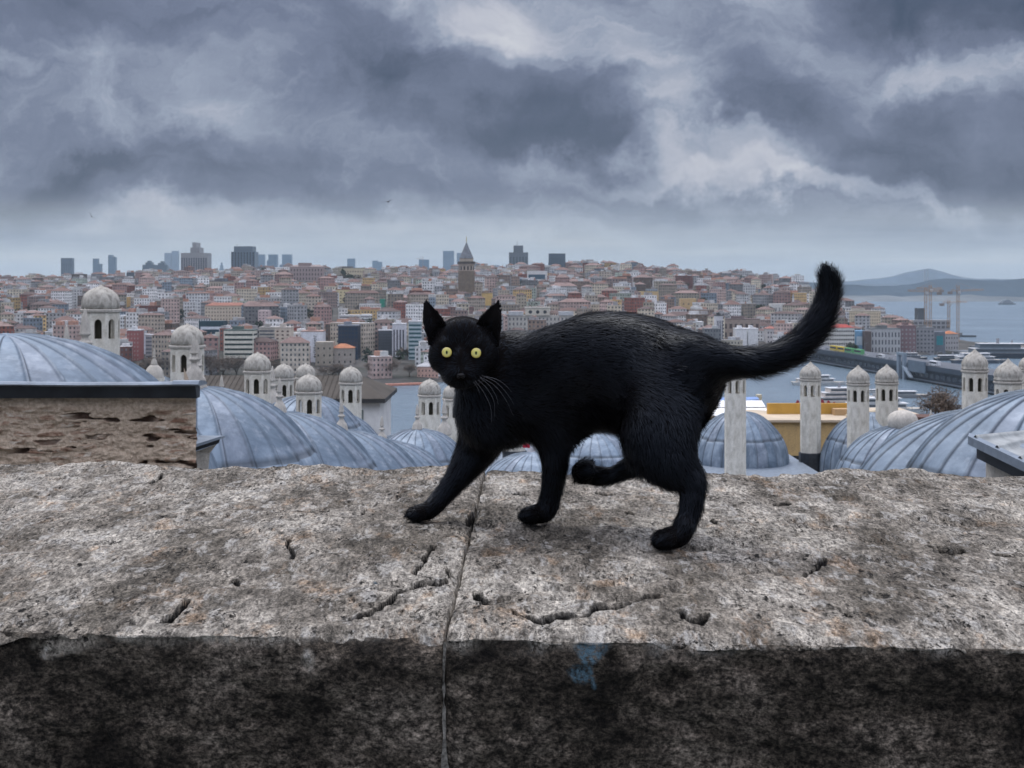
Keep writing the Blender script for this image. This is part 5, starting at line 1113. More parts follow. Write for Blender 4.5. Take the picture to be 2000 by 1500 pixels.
# ------------------------------------------------------------------ round stone tower with a cone roof
def stone_tower():
    Y = 1350.0; s = Y/F; base = 566; o = empty('round_stone_tower', tuple(W(911, base, Y)), 'round medieval stone tower with arched gallery and tall grey cone roof', 'tower'); z = lambda py: (base-py)*s
    m = MB(); m.lathe([(16.2*s, -6), (16.0*s, z(530)), (15.6*s, z(529))], 32, col=(.20,.155,.115)); m.build('shaft', M['roof'], o)
    m = MB(); m.lathe([(15.5*s, z(529)), (15.5*s, z(518)), (16.6*s, z(517.5)), (16.8*s, z(515.5))], 32, col=(.40,.33,.27)); m.build('arcade', M['roof'], o)
    for k in range(14):
        a = k*2*math.pi/14; r = 15.62*s; t = np.array((-math.sin(a), math.cos(a), 0)); n = np.array((math.cos(a), math.sin(a), 0))
        m = MB(); m.face([n*r+t*u*s+np.array((0,0,z(q))) for u, q in [(-1.7,527.5),(1.7,527.5),(1.7,522),(1.2,520.3),(0,519.6),(-1.2,520.3),(-1.7,522)]], (.03,.025,.022)); m.build('window', M['glass'], o)
    m = MB(); m.lathe([(16.9*s, z(515.4)), (17.4*s, z(515)), (17.4*s, z(511)), (16.4*s, z(510.8))], 32, col=(.10,.085,.075)); m.build('gallery', M['roof'], o)
    m = MB(); m.lathe([(13.6*s, z(510.8)), (13.4*s, z(505.5)), (14.4*s, z(505))], 32, col=(.45,.38,.30)); m.build('drum', M['roof'], o)
    m = MB(); m.lathe([(14.2*s, z(505)), (9.0*s, z(493)), (4.2*s, z(482)), (1.2*s, z(474.5)), (.5*s, z(473))], 24, col=(.17,.18,.195)); m.build('cone_roof', M['roof'], o)
    m = MB(); m.bar((0,0,z(474)), (0,0,z(462)), .35, (.45,.36,.15)); m.lathe([(0,z(470)),(1.0,z(469)),(0,z(468))], 8, col=(.45,.36,.15)); m.build('spire', M['steel'], o)
stone_tower(); taken.append((892, 930, 465, 560, 1350))
# ------------------------------------------------------------------ towers of the far business districts
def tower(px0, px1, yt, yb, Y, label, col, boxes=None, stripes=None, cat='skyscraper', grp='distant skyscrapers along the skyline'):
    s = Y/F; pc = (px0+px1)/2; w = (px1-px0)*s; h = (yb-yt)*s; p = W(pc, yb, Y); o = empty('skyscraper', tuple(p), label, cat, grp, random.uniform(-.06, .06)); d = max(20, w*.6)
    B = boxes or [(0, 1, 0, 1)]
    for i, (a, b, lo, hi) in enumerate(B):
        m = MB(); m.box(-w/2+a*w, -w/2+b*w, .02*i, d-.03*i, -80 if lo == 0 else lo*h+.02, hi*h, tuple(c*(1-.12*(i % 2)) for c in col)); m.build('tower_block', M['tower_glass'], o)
    if stripes:
        n, sc, rows = stripes
        for k in range(n):
            m = MB(); x = -w/2+w*(k+.5)/n; m.box(x-w*.28/n, x+w*.28/n, -.8, -.3, h*.05, h*.80, sc); m.build('window_bay', M['glass'], o)
        if rows:
            for k in range(rows): m = MB(); m.box(-w*.495, w*.495, -1.1, -.85, h*(.07+.72*k/rows), h*(.07+.72*k/rows)+h*.012, tuple(c*1.3 for c in col)); m.build('floor_band', M['paint'], o)
    return o
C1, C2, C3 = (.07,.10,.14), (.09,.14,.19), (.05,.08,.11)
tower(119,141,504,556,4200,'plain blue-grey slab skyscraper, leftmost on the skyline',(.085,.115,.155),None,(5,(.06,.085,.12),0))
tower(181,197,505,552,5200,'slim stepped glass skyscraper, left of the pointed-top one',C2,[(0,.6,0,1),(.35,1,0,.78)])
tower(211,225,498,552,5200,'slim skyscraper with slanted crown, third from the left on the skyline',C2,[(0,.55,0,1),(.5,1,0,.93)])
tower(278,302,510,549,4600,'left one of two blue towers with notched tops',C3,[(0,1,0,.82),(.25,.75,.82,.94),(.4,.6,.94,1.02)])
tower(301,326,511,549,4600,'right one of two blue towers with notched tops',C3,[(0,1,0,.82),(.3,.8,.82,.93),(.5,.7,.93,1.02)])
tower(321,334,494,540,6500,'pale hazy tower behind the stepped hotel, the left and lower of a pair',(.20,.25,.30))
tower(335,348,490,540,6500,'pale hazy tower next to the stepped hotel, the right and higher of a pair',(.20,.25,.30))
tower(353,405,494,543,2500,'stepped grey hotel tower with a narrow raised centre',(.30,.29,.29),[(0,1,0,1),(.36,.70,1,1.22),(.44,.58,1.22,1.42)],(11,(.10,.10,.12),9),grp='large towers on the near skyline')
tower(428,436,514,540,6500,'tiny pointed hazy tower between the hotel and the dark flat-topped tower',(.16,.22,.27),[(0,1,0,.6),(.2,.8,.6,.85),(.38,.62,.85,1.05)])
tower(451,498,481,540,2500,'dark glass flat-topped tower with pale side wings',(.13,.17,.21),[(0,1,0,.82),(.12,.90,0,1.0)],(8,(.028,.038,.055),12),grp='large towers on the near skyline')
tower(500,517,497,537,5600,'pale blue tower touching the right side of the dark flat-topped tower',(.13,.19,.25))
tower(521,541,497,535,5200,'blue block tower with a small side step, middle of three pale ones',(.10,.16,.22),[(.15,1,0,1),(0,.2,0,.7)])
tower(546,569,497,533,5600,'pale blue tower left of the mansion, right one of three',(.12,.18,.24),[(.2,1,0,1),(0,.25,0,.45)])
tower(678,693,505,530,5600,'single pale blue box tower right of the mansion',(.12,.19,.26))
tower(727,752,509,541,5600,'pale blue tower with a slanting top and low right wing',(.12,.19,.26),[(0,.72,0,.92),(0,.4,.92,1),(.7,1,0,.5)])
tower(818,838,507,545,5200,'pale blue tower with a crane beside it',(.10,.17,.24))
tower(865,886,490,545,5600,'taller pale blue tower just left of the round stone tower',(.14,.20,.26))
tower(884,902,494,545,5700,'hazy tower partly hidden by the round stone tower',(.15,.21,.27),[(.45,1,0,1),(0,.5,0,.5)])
tower(994,1031,493,538,2700,'twin-block grey tower with a pale central strip, dark top and antenna',(.13,.15,.17),[(0,1,0,1),(.24,.74,1,1.30)],(6,(.06,.08,.095),10),grp='large towers on the near skyline')
k = bpy.data.objects[-1] if False else None
tower(1071,1105,495,539,2800,'broad dark blue glass block tower, rightmost of the towers',(.055,.085,.12),[(0,1,0,.62),(.02,.98,.62,1)],(9,(.035,.06,.09),8),grp='large towers on the near skyline')
for (a, b, t) in ((936,952,521),(962,978,519),(980,992,520)): pass
def round_block(px, w, yt, label):
    Y = 5200; s = Y/F; o = empty('round_topped_block', tuple(W(px, 545, Y)), label, 'skyscraper', 'pale round-topped blocks right of the stone tower'); m = MB(); r = w/2*s; h = (545-yt)*s
    m.lathe([(r, -60), (r, h*.7), (r*.9, h*.85), (r*.6, h*.97), (0, h)], 20, col=(.13,.18,.22)); m.build('tower_block', M['tower_glass'], o)
round_block(944, 17, 519, 'pale round-topped block nearest the round stone tower'); round_block(970, 17, 517, 'pale round-topped block midway between the stone tower and the twin-block tower'); round_block(986, 14, 520, 'pale round-topped block touching the twin-block tower')
# antenna and crowns
def mast(px, y0, y1, Y, name, label, r=.5, col=(.25,.27,.3)):
    o = empty(name, tuple(W(px, y0, Y)), label, 'mast'); m = MB(); h = (y0-y1)/F*Y; m.bar((0,0,-2), (0,0,h), r, col, r2=r*.4); m.build('pole', M['steel'], o)
mast(1010, 480, 469, 2690, 'antenna_mast', 'antenna on top of the twin-block tower', .8); mast(376, 478, 472, 2490, 'antenna_mast', 'short mast on the stepped hotel tower', .8); mast(463, 481, 476, 2490, 'antenna_mast', 'thin mast on the dark flat-topped tower', .5)
# minaret and mosque dome inside the bend of the tail
def minaret():
    Y = groundY(1549, 620); s = Y/F; o = empty('minaret', tuple(W(1549, 622, Y)), 'thin white minaret inside the bend of the tail', 'minaret'); z = lambda py: (622-py)*s
    m = MB(); m.lathe([(2.6*s,-3),(2.4*s,z(596)),(3.3*s,z(594)),(3.3*s,z(592)),(2.0*s,z(592)),(2.0*s,z(582))], 12, col=(.66,.64,.60)); m.build('shaft', M['paint'], o); m = MB(); m.lathe([(2.3*s,z(582)),(0,z(572))], 12, col=(.3,.32,.35)); m.build('cone_roof', M['roof'], o)
minaret()
# ------------------------------------------------------------------ the crowd of hillside houses
def scr(px, py): return int((px+40)//3), int(py//2)
COVER = np.zeros((760, 700), bool)
def cover(x0, x1, y0, y1):
    i0, i1 = max(0, int((x0+40)//3)), int((x1+40)//3)+1; j0, j1 = max(0, int(y0//2)), int(y1//2)+1
    blk = COVER[j0:j1, i0:i1]; free = int((~blk).sum()); blk[:] = True; return free
# what stands in front: cat, domes, chimneys, wall
for q in ((840,975,590,760),(945,1390,650,900),(900,1000,700,900),(1380,1640,690,745),(1590,1645,530,690),(160,233,556,740),(332,398,632,745),(478,530,690,800),(536,628,712,800),(0,220,690,760),(400,750,738,800)): cover(*q)
for (a, b, t, bs, yy) in sorted(taken, key=lambda q: q[4]): cover(a, b, t, bs)
cand = []
r = random.Random(5); cells = {}
for (a, b, t, bs, yy) in taken:
    x0, x1 = (a-1000)/F*yy, (b-1000)/F*yy
    for gx in range(int(x0//9)-1, int(x1//9)+2):
        for gy in range(int(yy//9)-1, int((yy+14)//9)+2): cells[(gx, gy)] = 1
for k in range(75000):
    px = r.uniform(-420, 1770); ys = float(interp(px, SHORE)); yr = float(interp(px, RY)); f = r.random()**1.0; Y = ys+12+(yr+60-ys-12)*f; X = (px-1000)/F*Y; key = (int(X//11), int(Y//11))
    if any((key[0]+i, key[1]+j) in cells for i in (0, 1) for j in (0, 1)): continue
    if 1560 < px and Y > yr: continue
    if 1335 < px < 1505 and 590 < HY+(H-float(ground(px, Y)))/Y*F < 628 and r.random() < .8: continue          # wooded slope
    if px > 1600 and (Y < 1150 or (px > 1690 and Y < 1215)): continue
    zz_ = float(ground(px, Y)); yb_ = HY+(H-zz_)*F/Y
    if any(Y < q[4]+6 and q[0]-9 < px < q[1]+9 and yb_-14*F/Y < q[3]-3 and yb_ > q[2] for q in taken): continue
    w, d = r.uniform(8, 19), r.uniform(8, 15)
    if r.random() < .10: w *= 1.8
    st = r.choice([3,4,4,5,5,6,7]) if f < .6 else r.choice([2,3,3,4,5])
    for i in (0, 1):
        for j in (0, 1): cells[(key[0]+i, key[1]+j)] = 1
    cand.append(dict(px=px, X=X, Y=Y, z=float(ground(px, Y)), w=w, d=d, st=st, h=st*3.0+.6, yaw=r.gauss(0, .42), wi=int(np.searchsorted(np.cumsum(WP), r.random())), ri=int(np.searchsorted(np.cumsum(RP), r.random())), seed=k))
cand.sort(key=lambda c: c['Y'])
for c in cand:
    s = F/c['Y']; yb = HY+(H-c['z'])*s; hw = (c['w']*abs(math.cos(c['yaw']))+c['d']*abs(math.sin(c['yaw'])))/2*s; xc = 1000+c['X']*s; c['xc'] = xc; c['yb'] = yb; c['see'] = cover(xc-hw, xc+hw, yb-(c['h']+1)*s, yb)
    c['vis'] = c['see'] if -12 < xc < 1990 else 0
def place(xc):
    for lim, t in ((60,'at the far left edge'),(115,'left of the tallest domed chimney'),(165,'just left of the tallest domed chimney'),(245,'just right of the tallest domed chimney'),(300,'midway between the two left chimneys'),(350,'just left of the lichened chimney cap'),(400,'below the stepped hotel tower'),(452,'left of the dark flat-topped tower'),(500,'below the dark flat-topped tower'),(566,'left of the ornate mansion'),(632,'below the ornate mansion'),(690,'right of the ornate mansion'),(740,'left of the green-netted house'),(790,'right of the green-netted house'),(830,'beside the cat\'s left ear tip'),(885,'over the cat\'s head'),(935,'below the round stone tower'),(990,'over the cat\'s right ear'),(1035,'below the twin-block tower'),(1075,'left of the broad blue tower'),(1110,'below the broad blue tower'),(1180,'over the cat\'s shoulders'),(1250,'over the cat\'s back'),(1320,'over the cat\'s rump'),(1400,'over the tail root'),(1480,'over the middle of the tail'),(1560,'inside the bend of the tail'),(5000,'right beside the raised tail')):
        if xc < lim: return t
def level(c):
    ys = float(interp(c['px'], SHORE)); yr = float(interp(c['px'], RY)); f = (c['Y']-ys)/(yr-ys)
    for lim, t in ((.07,'waterfront'),(.30,'low-slope'),(.6,'mid-slope'),(.86,'high-slope'),(9,'hilltop')):
        if f < lim: return t
big = sorted([c for c in cand if c['vis'] >= 4], key=lambda c: -c['vis'])[:285]; bigids = {c['seed'] for c in big}; labels = set()
crowdA, crowdB = MB(), MB()
for c in cand:
    if c['seed'] in bigids:
        for t in range(60):
            wn, wc = WALLS[c['wi']]; rn, rc, pit = ROOFS[c['ri']]; size = 'narrow ' if c['w'] < 10 else ('broad ' if c['w'] > 17 else '')
            lb = f"{level(c)} {size}{wn} {NUM[c['st']]}-storey house with {rn}, {place(c['xc'])}"
            if len(lb.replace('-', ' ').split()) > 16: lb = lb.replace(size, '', 1) if size else lb
            if lb not in labels: break
            c['wi'] = r.randrange(len(WALLS)-1); c['ri'] = r.randrange(len(ROOFS))
        labels.add(lb); A, B = house_meshes(c['w'], c['d'], c['h'], wc, rc, pit, c['seed'])
        o = empty('house', (c['X'], c['Y'], c['z']), lb, 'house', 'houses crowding the far hillside', c['yaw']); A.build('wall', M['wall'], o); B.build('roof', M['roof'], o)
    else:
        wn, wc = WALLS[c['wi']]; rn, rc, pit = ROOFS[c['ri']]; A, B = house_meshes(c['w'], c['d'], c['h'], wc, rc, pit, c['seed']); cy, sy = math.cos(c['yaw']), math.sin(c['yaw'])
        for src, mi in ((A, 0), (B, 1)):
            i0 = len(crowdA.v); crowdA.v += [(x*cy-y*sy+c['X'], x*sy+y*cy+c['Y'], z+c['z']) for x, y, z in src.v]; crowdA.f += [tuple(i+i0 for i in f) for f in src.f]; crowdA.c += src.c; crowdA.uv += src.uv; crowdA.m += [mi]*len(src.f)
o = crowdA.build('hillside_houses', [M['wall'], M['roof']]); tag(o, 'mass of smaller houses filling the rest of the far hillside', 'houses', kind='stuff')
# ------------------------------------------------------------------ trees
def tree_mesh(seed, n, rad, hh, leafy, size):
    g = np.random.default_rng(seed); T = MB(); C = MB(); tips = []
    def grow(p, d, L, r, lv):
        q = p+d*L; T.bar(p, q, r, (1,1,1), n=5, r2=r*.65)
        if lv == 0: tips.append(q); return
        for _ in range(3 if lv > 1 else 4):
            nd = d+g.normal(0, .55, 3); nd[2] = abs(nd[2])*.7+.15; nd /= np.linalg.norm(nd); grow(q, nd, L*g.uniform(.55, .8), r*.6, lv-1)
    grow(np.zeros(3), np.array((0,0,1.0)), hh*.32, hh*.035, 3 if leafy else 4)
    tips_ = np.array(tips); cs = tips_[g.integers(0, len(tips_), n)]+g.normal(0, rad*.16, (n, 3))
    cl = g.random(60)
    for k in range(n):
        c = cs[k]; a, b = g.normal(0, 1, 3), g.normal(0, 1, 3); a /= np.linalg.norm(a); b -= a*(a@b); b /= np.linalg.norm(b); s_ = size*g.uniform(.5, 1.3)
        if leafy: t = .55+.7*cl[int(abs(c[0]*3+c[1]*5+c[2]*2)) % 60]+g.uniform(-.15, .15); col = (.050*t, .066*t, .036*t)
        else: t = g.uniform(.6, 1.3); col = (.15*t, .115*t, .088*t)
        C.face([c-a*s_-b*s_*(.5 if leafy else .12), c+a*s_-b*s_*(.5 if leafy else .06), c+a*s_+b*s_*(.5 if leafy else .06), c-a*s_+b*s_*(.5 if leafy else .12)], col)
    return T.mesh('trunk'), C.mesh('crown')
TREES_ = 0
TREES = {'green': [tree_mesh(s, 900, 4, 8, True, .55) for s in (1, 2)], 'bare': [tree_mesh(s, 1500, 5, 8, False, .42) for s in (3, 4)]}
def tree(kind, px, yt, yb, Y, label, i=0, wide=1.0, grp=None):
    Y = Y or groundY(px, yb); h = (yb-yt)/F*Y; o = empty('leafy_tree' if kind == 'green' else 'bare_tree', tuple(W(px, yb, Y)), label, 'tree', grp, i*1.3); t, c = TREES[kind][i % 2]
    top = max(v.co.z for v in c.vertices); s = h/top
    for nm, me, mt in (('trunk', t, M['bark']), ('crown', c, M['leaf'])): q = obj(nm, me, mt, o); q.scale = (s*wide, s*wide, s)
gB = 'bare brown trees along the far shore'; gG = 'dark green trees among the hillside houses'
for i, (px, yt, yb, wd, lb) in enumerate(((240,690,742,1.3,'bare brown tree low right of the tallest chimney'),(285,692,742,1.3,'bare brown tree behind the small white turret'),(322,688,742,1.2,'bare brown tree just left of the lichened chimney'),(412,684,742,1.3,'bare brown tree right of the lichened chimney'),(436,688,742,1.3,'bare brown tree below the banded white office'),(462,690,744,1.2,'bare brown tree left of the rough cracked chimney cap'),(545,694,742,1.2,'bare yellowish tree below the cream tower block'),(572,700,742,1.2,'bare brown tree above the two close chimneys'),(648,704,745,1.4,'bare brown tree in front of the stone ruin'),(664,708,745,1.3,'bare brown tree right of the stone ruin, by the shore'),(728,702,736,1.2,'bushy bare tree left of the shore house'),(762,698,738,1.4,'largest bare tree on the shore left of the cat\'s chin'),(800,705,738,1.2,'bare tree close to the cat\'s cheek on the shore'))):
    tree('bare', px, yt, yb, 812 if px < 700 else None, lb, i, wd, gB)
for i, (px, yt, yb, wd, lb) in enumerate(((20,603,632,1.6,'dark green tree mass at the far left edge'),(38,598,630,1.3,'dark green tree right of the leftmost tree mass'),(88,596,620,1.4,'dark tree midway between the left edge and the tallest chimney'),(256,557,572,1.4,'dark green tree right of the tallest chimney cap'),(268,556,571,1.3,'smaller dark green tree right of the tallest chimney cap'),(669,522,543,.6,'pointed dark tree on the skyline in front of the long yellow building'),(684,535,548,1.6,'dark bushes below the long yellow skyline building'),(590,638,668,.9,'tree behind the narrow brick red block'),(1372,580,603,1.3,'round dark green tree left of the wooded slope'),(1385,590,606,1.3,'green tree at the left end of the wooded slope'),(1400,592,606,1.2,'low green tree on the wooded slope'),(1424,586,610,1.4,'green tree high on the wooded slope'),(1444,592,614,1.5,'green tree in the middle of the wooded slope'),(1462,594,614,1.5,'broad green tree right of the middle of the wooded slope'),(1484,594,616,1.5,'green tree near the right end of the wooded slope'),(1500,596,616,1.3,'last green tree at the right end of the wooded slope'),(1430,602,618,1.5,'green tree at the foot of the wooded slope'),(1545,552,574,1.0,'dark tree on the ridge close to the raised tail'),(1410,568,584,1.4,'dark tree above the wooded slope'),(1298,572,588,1.3,'dark tree right of the broad yellow building'),(1345,535,548,1.6,'dark tree crowning the ridge over the tail root'),(1660,668,690,1.3,'dark green tree at the foot of the white red-roofed office'),(1640,676,692,1.4,'row tree in front of the white red-roofed office'))):
    tree('green', px, yt, yb, None, lb, i, wd, gG)
tree('bare', 1826, 748, 850, 85, 'bare brown tree between the right-hand domes and the water', 1, 1.15); tree('bare', 1862, 768, 850, 88, 'smaller bare brown tree right beside the tall right chimney', 0, 1.0)

# scrub and small gardens between the houses, too many and too small to tell apart
def scrub():
    g = np.random.default_rng(21); m = MB(); n = 0
    while n < 330:
        px = g.uniform(-60, 1700); ys = float(interp(px, SHORE)); yr = float(interp(px, RY)); Y = ys+(yr-ys)*g.uniform(.05, 1.0); X = (px-1000)/F*Y; z = float(ground(px, Y)); n += 1
        R = g.uniform(3, 6.5); hh = g.uniform(6, 12); gr = g.random() < .62
        for k in range(70):
            d = g.normal(0, 1, 3); d /= np.linalg.norm(d); c = np.array((X, Y, z+hh*.62))+d*np.array((R, R, hh*.42))*g.uniform(.5, 1.05); a, b = g.normal(0, 1, 3), g.normal(0, 1, 3); a /= np.linalg.norm(a); b -= a*(a@b); b /= np.linalg.norm(b); s_ = g.uniform(.5, 1.3); t = g.uniform(.6, 1.3)
            m.face([c-a*s_-b*s_*.6, c+a*s_-b*s_*.6, c+a*s_+b*s_*.6, c-a*s_+b*s_*.6], (.040*t, .052*t, .034*t) if gr else (.085*t, .066*t, .052*t))
    o = m.build('hillside_scrub', M['leaf']); tag(o, 'dark scrub and garden trees scattered between the hillside houses', 'scrub', kind='stuff')
scrub()
# ------------------------------------------------------------------ bridge, boats, cranes, birds
def bridge():
    P0 = W(1560, 0, 1090)[:2]; P1 = W(2130, 0, 640)[:2]; d = P1-P0; L = np.linalg.norm(d); ang = math.atan2(d[1], d[0]); zd = 11.0
    o = empty('bridge', (P0[0], P0[1], 0), 'long dark two-deck road bridge over the harbour with grey lifting towers', 'bridge', None, ang)
    cB = (.025,.034,.048); m = MB(); m.box(0, L, -13, 13, zd-1.2, zd, (.085,.09,.10), bottom=True); m.build('road_deck', M['steel'], o)
    m = MB(); m.box(0, L, -13.2, -13.02, zd-3.0, zd+.1, (.045,.062,.083)); m.build('edge_beam', M['steel'], o)
    m = MB(); m.box(0, L, -11, 11, 1.5, zd-3.1, cB, bottom=True); m.build('lower_deck', M['steel'], o)
    m = MB(); m.box(0, L, -13.6, -11.02, 1.0, 1.6, (.09,.11,.135), bottom=True); m.build('walkway', M['steel'], o)
    for k in range(int(L//8)): m = MB(); m.box(k*8+1, k*8+5.5, -11.12, -11.0, 3.2, 5.8, (.02,.03,.045)) ; m.build('shop_window', M['glass'], o) if k < 60 else None
    for k in range(int(L//22)): m = MB(); m.box(k*22, k*22+3, -10, 10, -3, 1.6, (.05,.06,.07)); m.build('pier', M['steel'], o)
    m = MB()
    for k in range(int(L//3)): m.bar((k*3, -12.9, zd), (k*3, -12.9, zd+1.2), .06, (.3,.33,.36), n=4)
    m.box(0, L, -12.95, -12.85, zd+1.15, zd+1.3, (.25,.28,.31)); m.build('railing', M['steel'], o)
    for k in range(0, int(L//40)):
        m = MB(); x = k*40+20; m.bar((x, -11.5, zd), (x, -11.5, zd+9), .12, (.3,.32,.34)); m.bar((x, -11.5, zd+9), (x, -9, zd+9.3), .09, (.3,.32,.34)); m.build('lamp_post', M['steel'], o)
    def at_px(px):
        t = (px-1000)/F; den = d[0]-t*d[1]; return float((t*P0[1]-P0[0])/den*L)
    for px, sx in ((1803, 5.5),):
        x = at_px(px); m = MB(); m.box(x-sx*.5-3.4, x-sx*.5, -15.5, -13.7, -2, zd+4.6, (.20,.245,.29)); m.box(x+sx*.5, x+sx*.5+3.4, -15.5, -13.7, -2, zd+4.6, (.20,.245,.29)); m.box(x-sx*.5-3.6, x+sx*.5+3.6, -15.6, -13.7, zd+4.62, zd+6.4, (.22,.27,.31)); m.build('lifting_tower', M['steel'], o)
    x = at_px(1808); m = MB(); m.face([(x-2, -15.8, zd-2), (x+1, -15.8, zd-2), (x+13, -15.8, 2.2), (x+10, -15.8, 2.2)], (.32,.38,.43)); m.face([(x+1, -15.8, zd-2), (x+1, -13.8, zd-2), (x+13, -13.8, 2.2), (x+13, -15.8, 2.2)], (.25,.3,.35)); m.build('stair', M['steel'], o)
    m = MB(); m.box(at_px(1810)+4, at_px(1850), -14.6, -13.7, zd-5, zd+2.2, (.11,.145,.18)); m.build('lifting_span_screen', M['steel'], o)
    def on(px, off, z): x = at_px(px); return np.array((P0[0]+d[0]/L*x-d[1]/L*off, P0[1]+d[1]/L*x+d[0]/L*off, z))
    return on, ang, zd
ON, BANG, ZD = bridge()
def wheel(m, x, y, r): m.bar((x, y-.12, r), (x, y+.12, r), r, (.02,.02,.02), n=10)
def vehicle(px, off, L, Wd, Hh, col, label, cat, bus=False, grp=None):
    o = empty(cat.replace(' ', '_'), tuple(ON(px, off, ZD+.004)), label, cat, grp, BANG)
    m = MB()
    if bus: m.box(-L/2, L/2, -Wd/2, Wd/2, .45, Hh, col, bottom=True); m.build('body', M['paint'], o); g_ = MB(); g_.box(-L*.47, L*.47, -Wd/2-.04, Wd/2+.04, Hh*.48, Hh*.82, (.04,.05,.06), bottom=True)
    else:
        m.prism([(-L/2,-Wd/2),(L/2,-Wd/2),(L/2,Wd/2),(-L/2,Wd/2)], .35, Hh*.6, col); m.face([(-L*.36,-Wd*.42,Hh),(L*.18,-Wd*.42,Hh),(L*.18,Wd*.42,Hh),(-L*.36,Wd*.42,Hh)], col)
        m.build('body', M['paint'], o); g_ = MB(); a = [(-L*.42,-Wd*.46),(L*.28,-Wd*.46),(L*.28,Wd*.46),(-L*.42,Wd*.46)]; b = [(-L*.36,-Wd*.42),(L*.18,-Wd*.42),(L*.18,Wd*.42),(-L*.36,Wd*.42)]
        for i in range(4): j = (i+1) % 4; g_.face([(*a[i], Hh*.6+.005), (*a[j], Hh*.6+.005), (*b[j], Hh-.005), (*b[i], Hh-.005)], (.04,.045,.05))
    g_.build('windows', M['glass'], o)
    for x in (-L*.33, L*.33):
        for y in (-Wd/2+.1, Wd/2-.1): q = MB(); wheel(q, x, y, .42 if bus else .32); q.build('wheel', M['paint'], o)
vehicle(1655, -10, 14, 2.6, 4.2, (.55,.40,.03), 'left one of two yellow buses queuing on the bridge', 'bus', True, 'buses on the bridge'); vehicle(1670, -10, 13, 2.6, 4.2, (.60,.44,.04), 'yellow bus on the bridge next to the green one', 'bus', True, 'buses on the bridge')
vehicle(1685, -10, 14, 2.6, 4.0, (.10,.32,.12), 'left one of two green buses on the bridge', 'bus', True, 'buses on the bridge'); vehicle(1704, -10, 14, 2.6, 4.0, (.12,.36,.15), 'right one of two green buses on the bridge', 'bus', True, 'buses on the bridge')
for i, (px, c, n) in enumerate(((1606,(.6,.6,.62),'silver car nearest the tail'),(1618,(.2,.25,.35),'dark blue car near the tail'),(1628,(.7,.7,.7),'white car left of the yellow buses'),(1638,(.3,.3,.32),'grey car just behind the yellow bus'),(1718,(.7,.7,.7),'white car just ahead of the green buses'),(1740,(.12,.12,.14),'black car left of the white van'),(1768,(.5,.5,.52),'pale grey car before the lifting towers'),(1838,(.25,.27,.3),'dark grey car past the lifting towers'))):
    vehicle(px, -9 if i % 2 else -10, 4.4, 1.8, 1.55, c, n+' on the bridge', 'car', False, 'cars on the bridge')
vehicle(1749, -10, 7, 2.2, 2.8, (.7,.7,.7), 'white van on the bridge before the lifting towers', 'van', True); vehicle(1856, -10, 11, 2.5, 3.2, (.72,.73,.75), 'long white coach on the bridge beside the tall right chimney', 'coach', True)
def boat(px, py, Y, L, label, deck=2, col=(.56,.56,.55), ang=0.1, hullc=(.62,.62,.60), name='ferry'):
    Y = Y or H*F/(py-HY); p = W(px, 0, Y); o = empty(name, (p[0], p[1], 0), label, 'boat', None, ang); b = L*.13; m = MB()
    out = [(-L/2,-b*.8),(L*.28,-b),(L*.42,-b*.6),(L/2,0),(L*.42,b*.6),(L*.28,b),(-L/2,b*.8)]; lo = [(x*.94, y*.8) for x, y in out]
    for i in range(7): j = (i+1) % 7; m.face([(*lo[i], -.3), (*lo[j], -.3), (*out[j], L*.06), (*out[i], L*.06)], hullc)
    m.face([(*q, L*.06) for q in out], (.4,.36,.3)); m.build('hull', M['paint'], o); z = L*.06+.005
    for k in range(deck):
        f = .40-.08*k; hh = L*.055; m = MB(); m.box(-L*f, L*(f-.16), -b*.75+.1*k, b*.75-.1*k, z, z+hh, col); m.build('cabin', M['paint'], o)
        m = MB(); m.box(-L*f+.4, L*(f-.16)-.4, -b*.75+.1*k-.05, b*.75-.1*k+.05, z+hh*.38, z+hh*.78, (.06,.07,.08), bottom=True); m.build('window_band', M['glass'], o)
        m = MB(); m.box(-L*f-.5, L*(f-.13), -b*.8+.1*k, b*.8-.1*k, z+hh+.005, z+hh+.2, (.60,.60,.60), bottom=True); m.build('deck_roof', M['paint'], o); z += hh+.21
    m = MB(); m.bar((-L*.08,0,z), (-L*.08,0,z+L*.06), L*.018, (.25,.25,.27), n=10); m.build('funnel', M['paint'], o)
boat(1600, 752, None, 34, 'white two-deck ferry partly behind the raised tail and the chimney with the dark foot', 2, ang=.05)
boat(1650, 792, 655, 38, 'large cream excursion boat moored between the right-hand chimneys', 3, (.62,.54,.47), .15, (.66,.58,.50)); boat(1668, 778, 690, 26, 'white boat with a grey top deck just left of the paired chimneys', 2, (.74,.75,.75), .2)
boat(1706, 762, 730, 16, 'small white launch between the paired chimneys', 1, ang=.4, name='launch'); boat(1760, 772, 700, 30, 'grey low pier boat right of the paired chimneys', 1, (.20,.22,.24), -.02, (.30,.30,.30), 'barge')
boat(1725, 800, 615, 42, 'pale moored ferry low behind the paired chimneys', 2, (.55,.54,.52), .02)
for i, (px, py, L, lb) in enumerate(((775, 747, 16, 'dark moored boat left of the pink jetty'), (800, 746, 12, 'small white boat by the pink jetty'), (752, 748, 14, 'small boat moored near the house on the left quay'), (848, 745, 12, 'turquoise-roofed boat under the cat\'s chin'))):
    boat(px, py, None, L, lb, 1, (.02,.40,.42) if i == 3 else ((.16,.2,.25) if i == 0 else (.6,.6,.6)), .1*i, name='moored_boat')
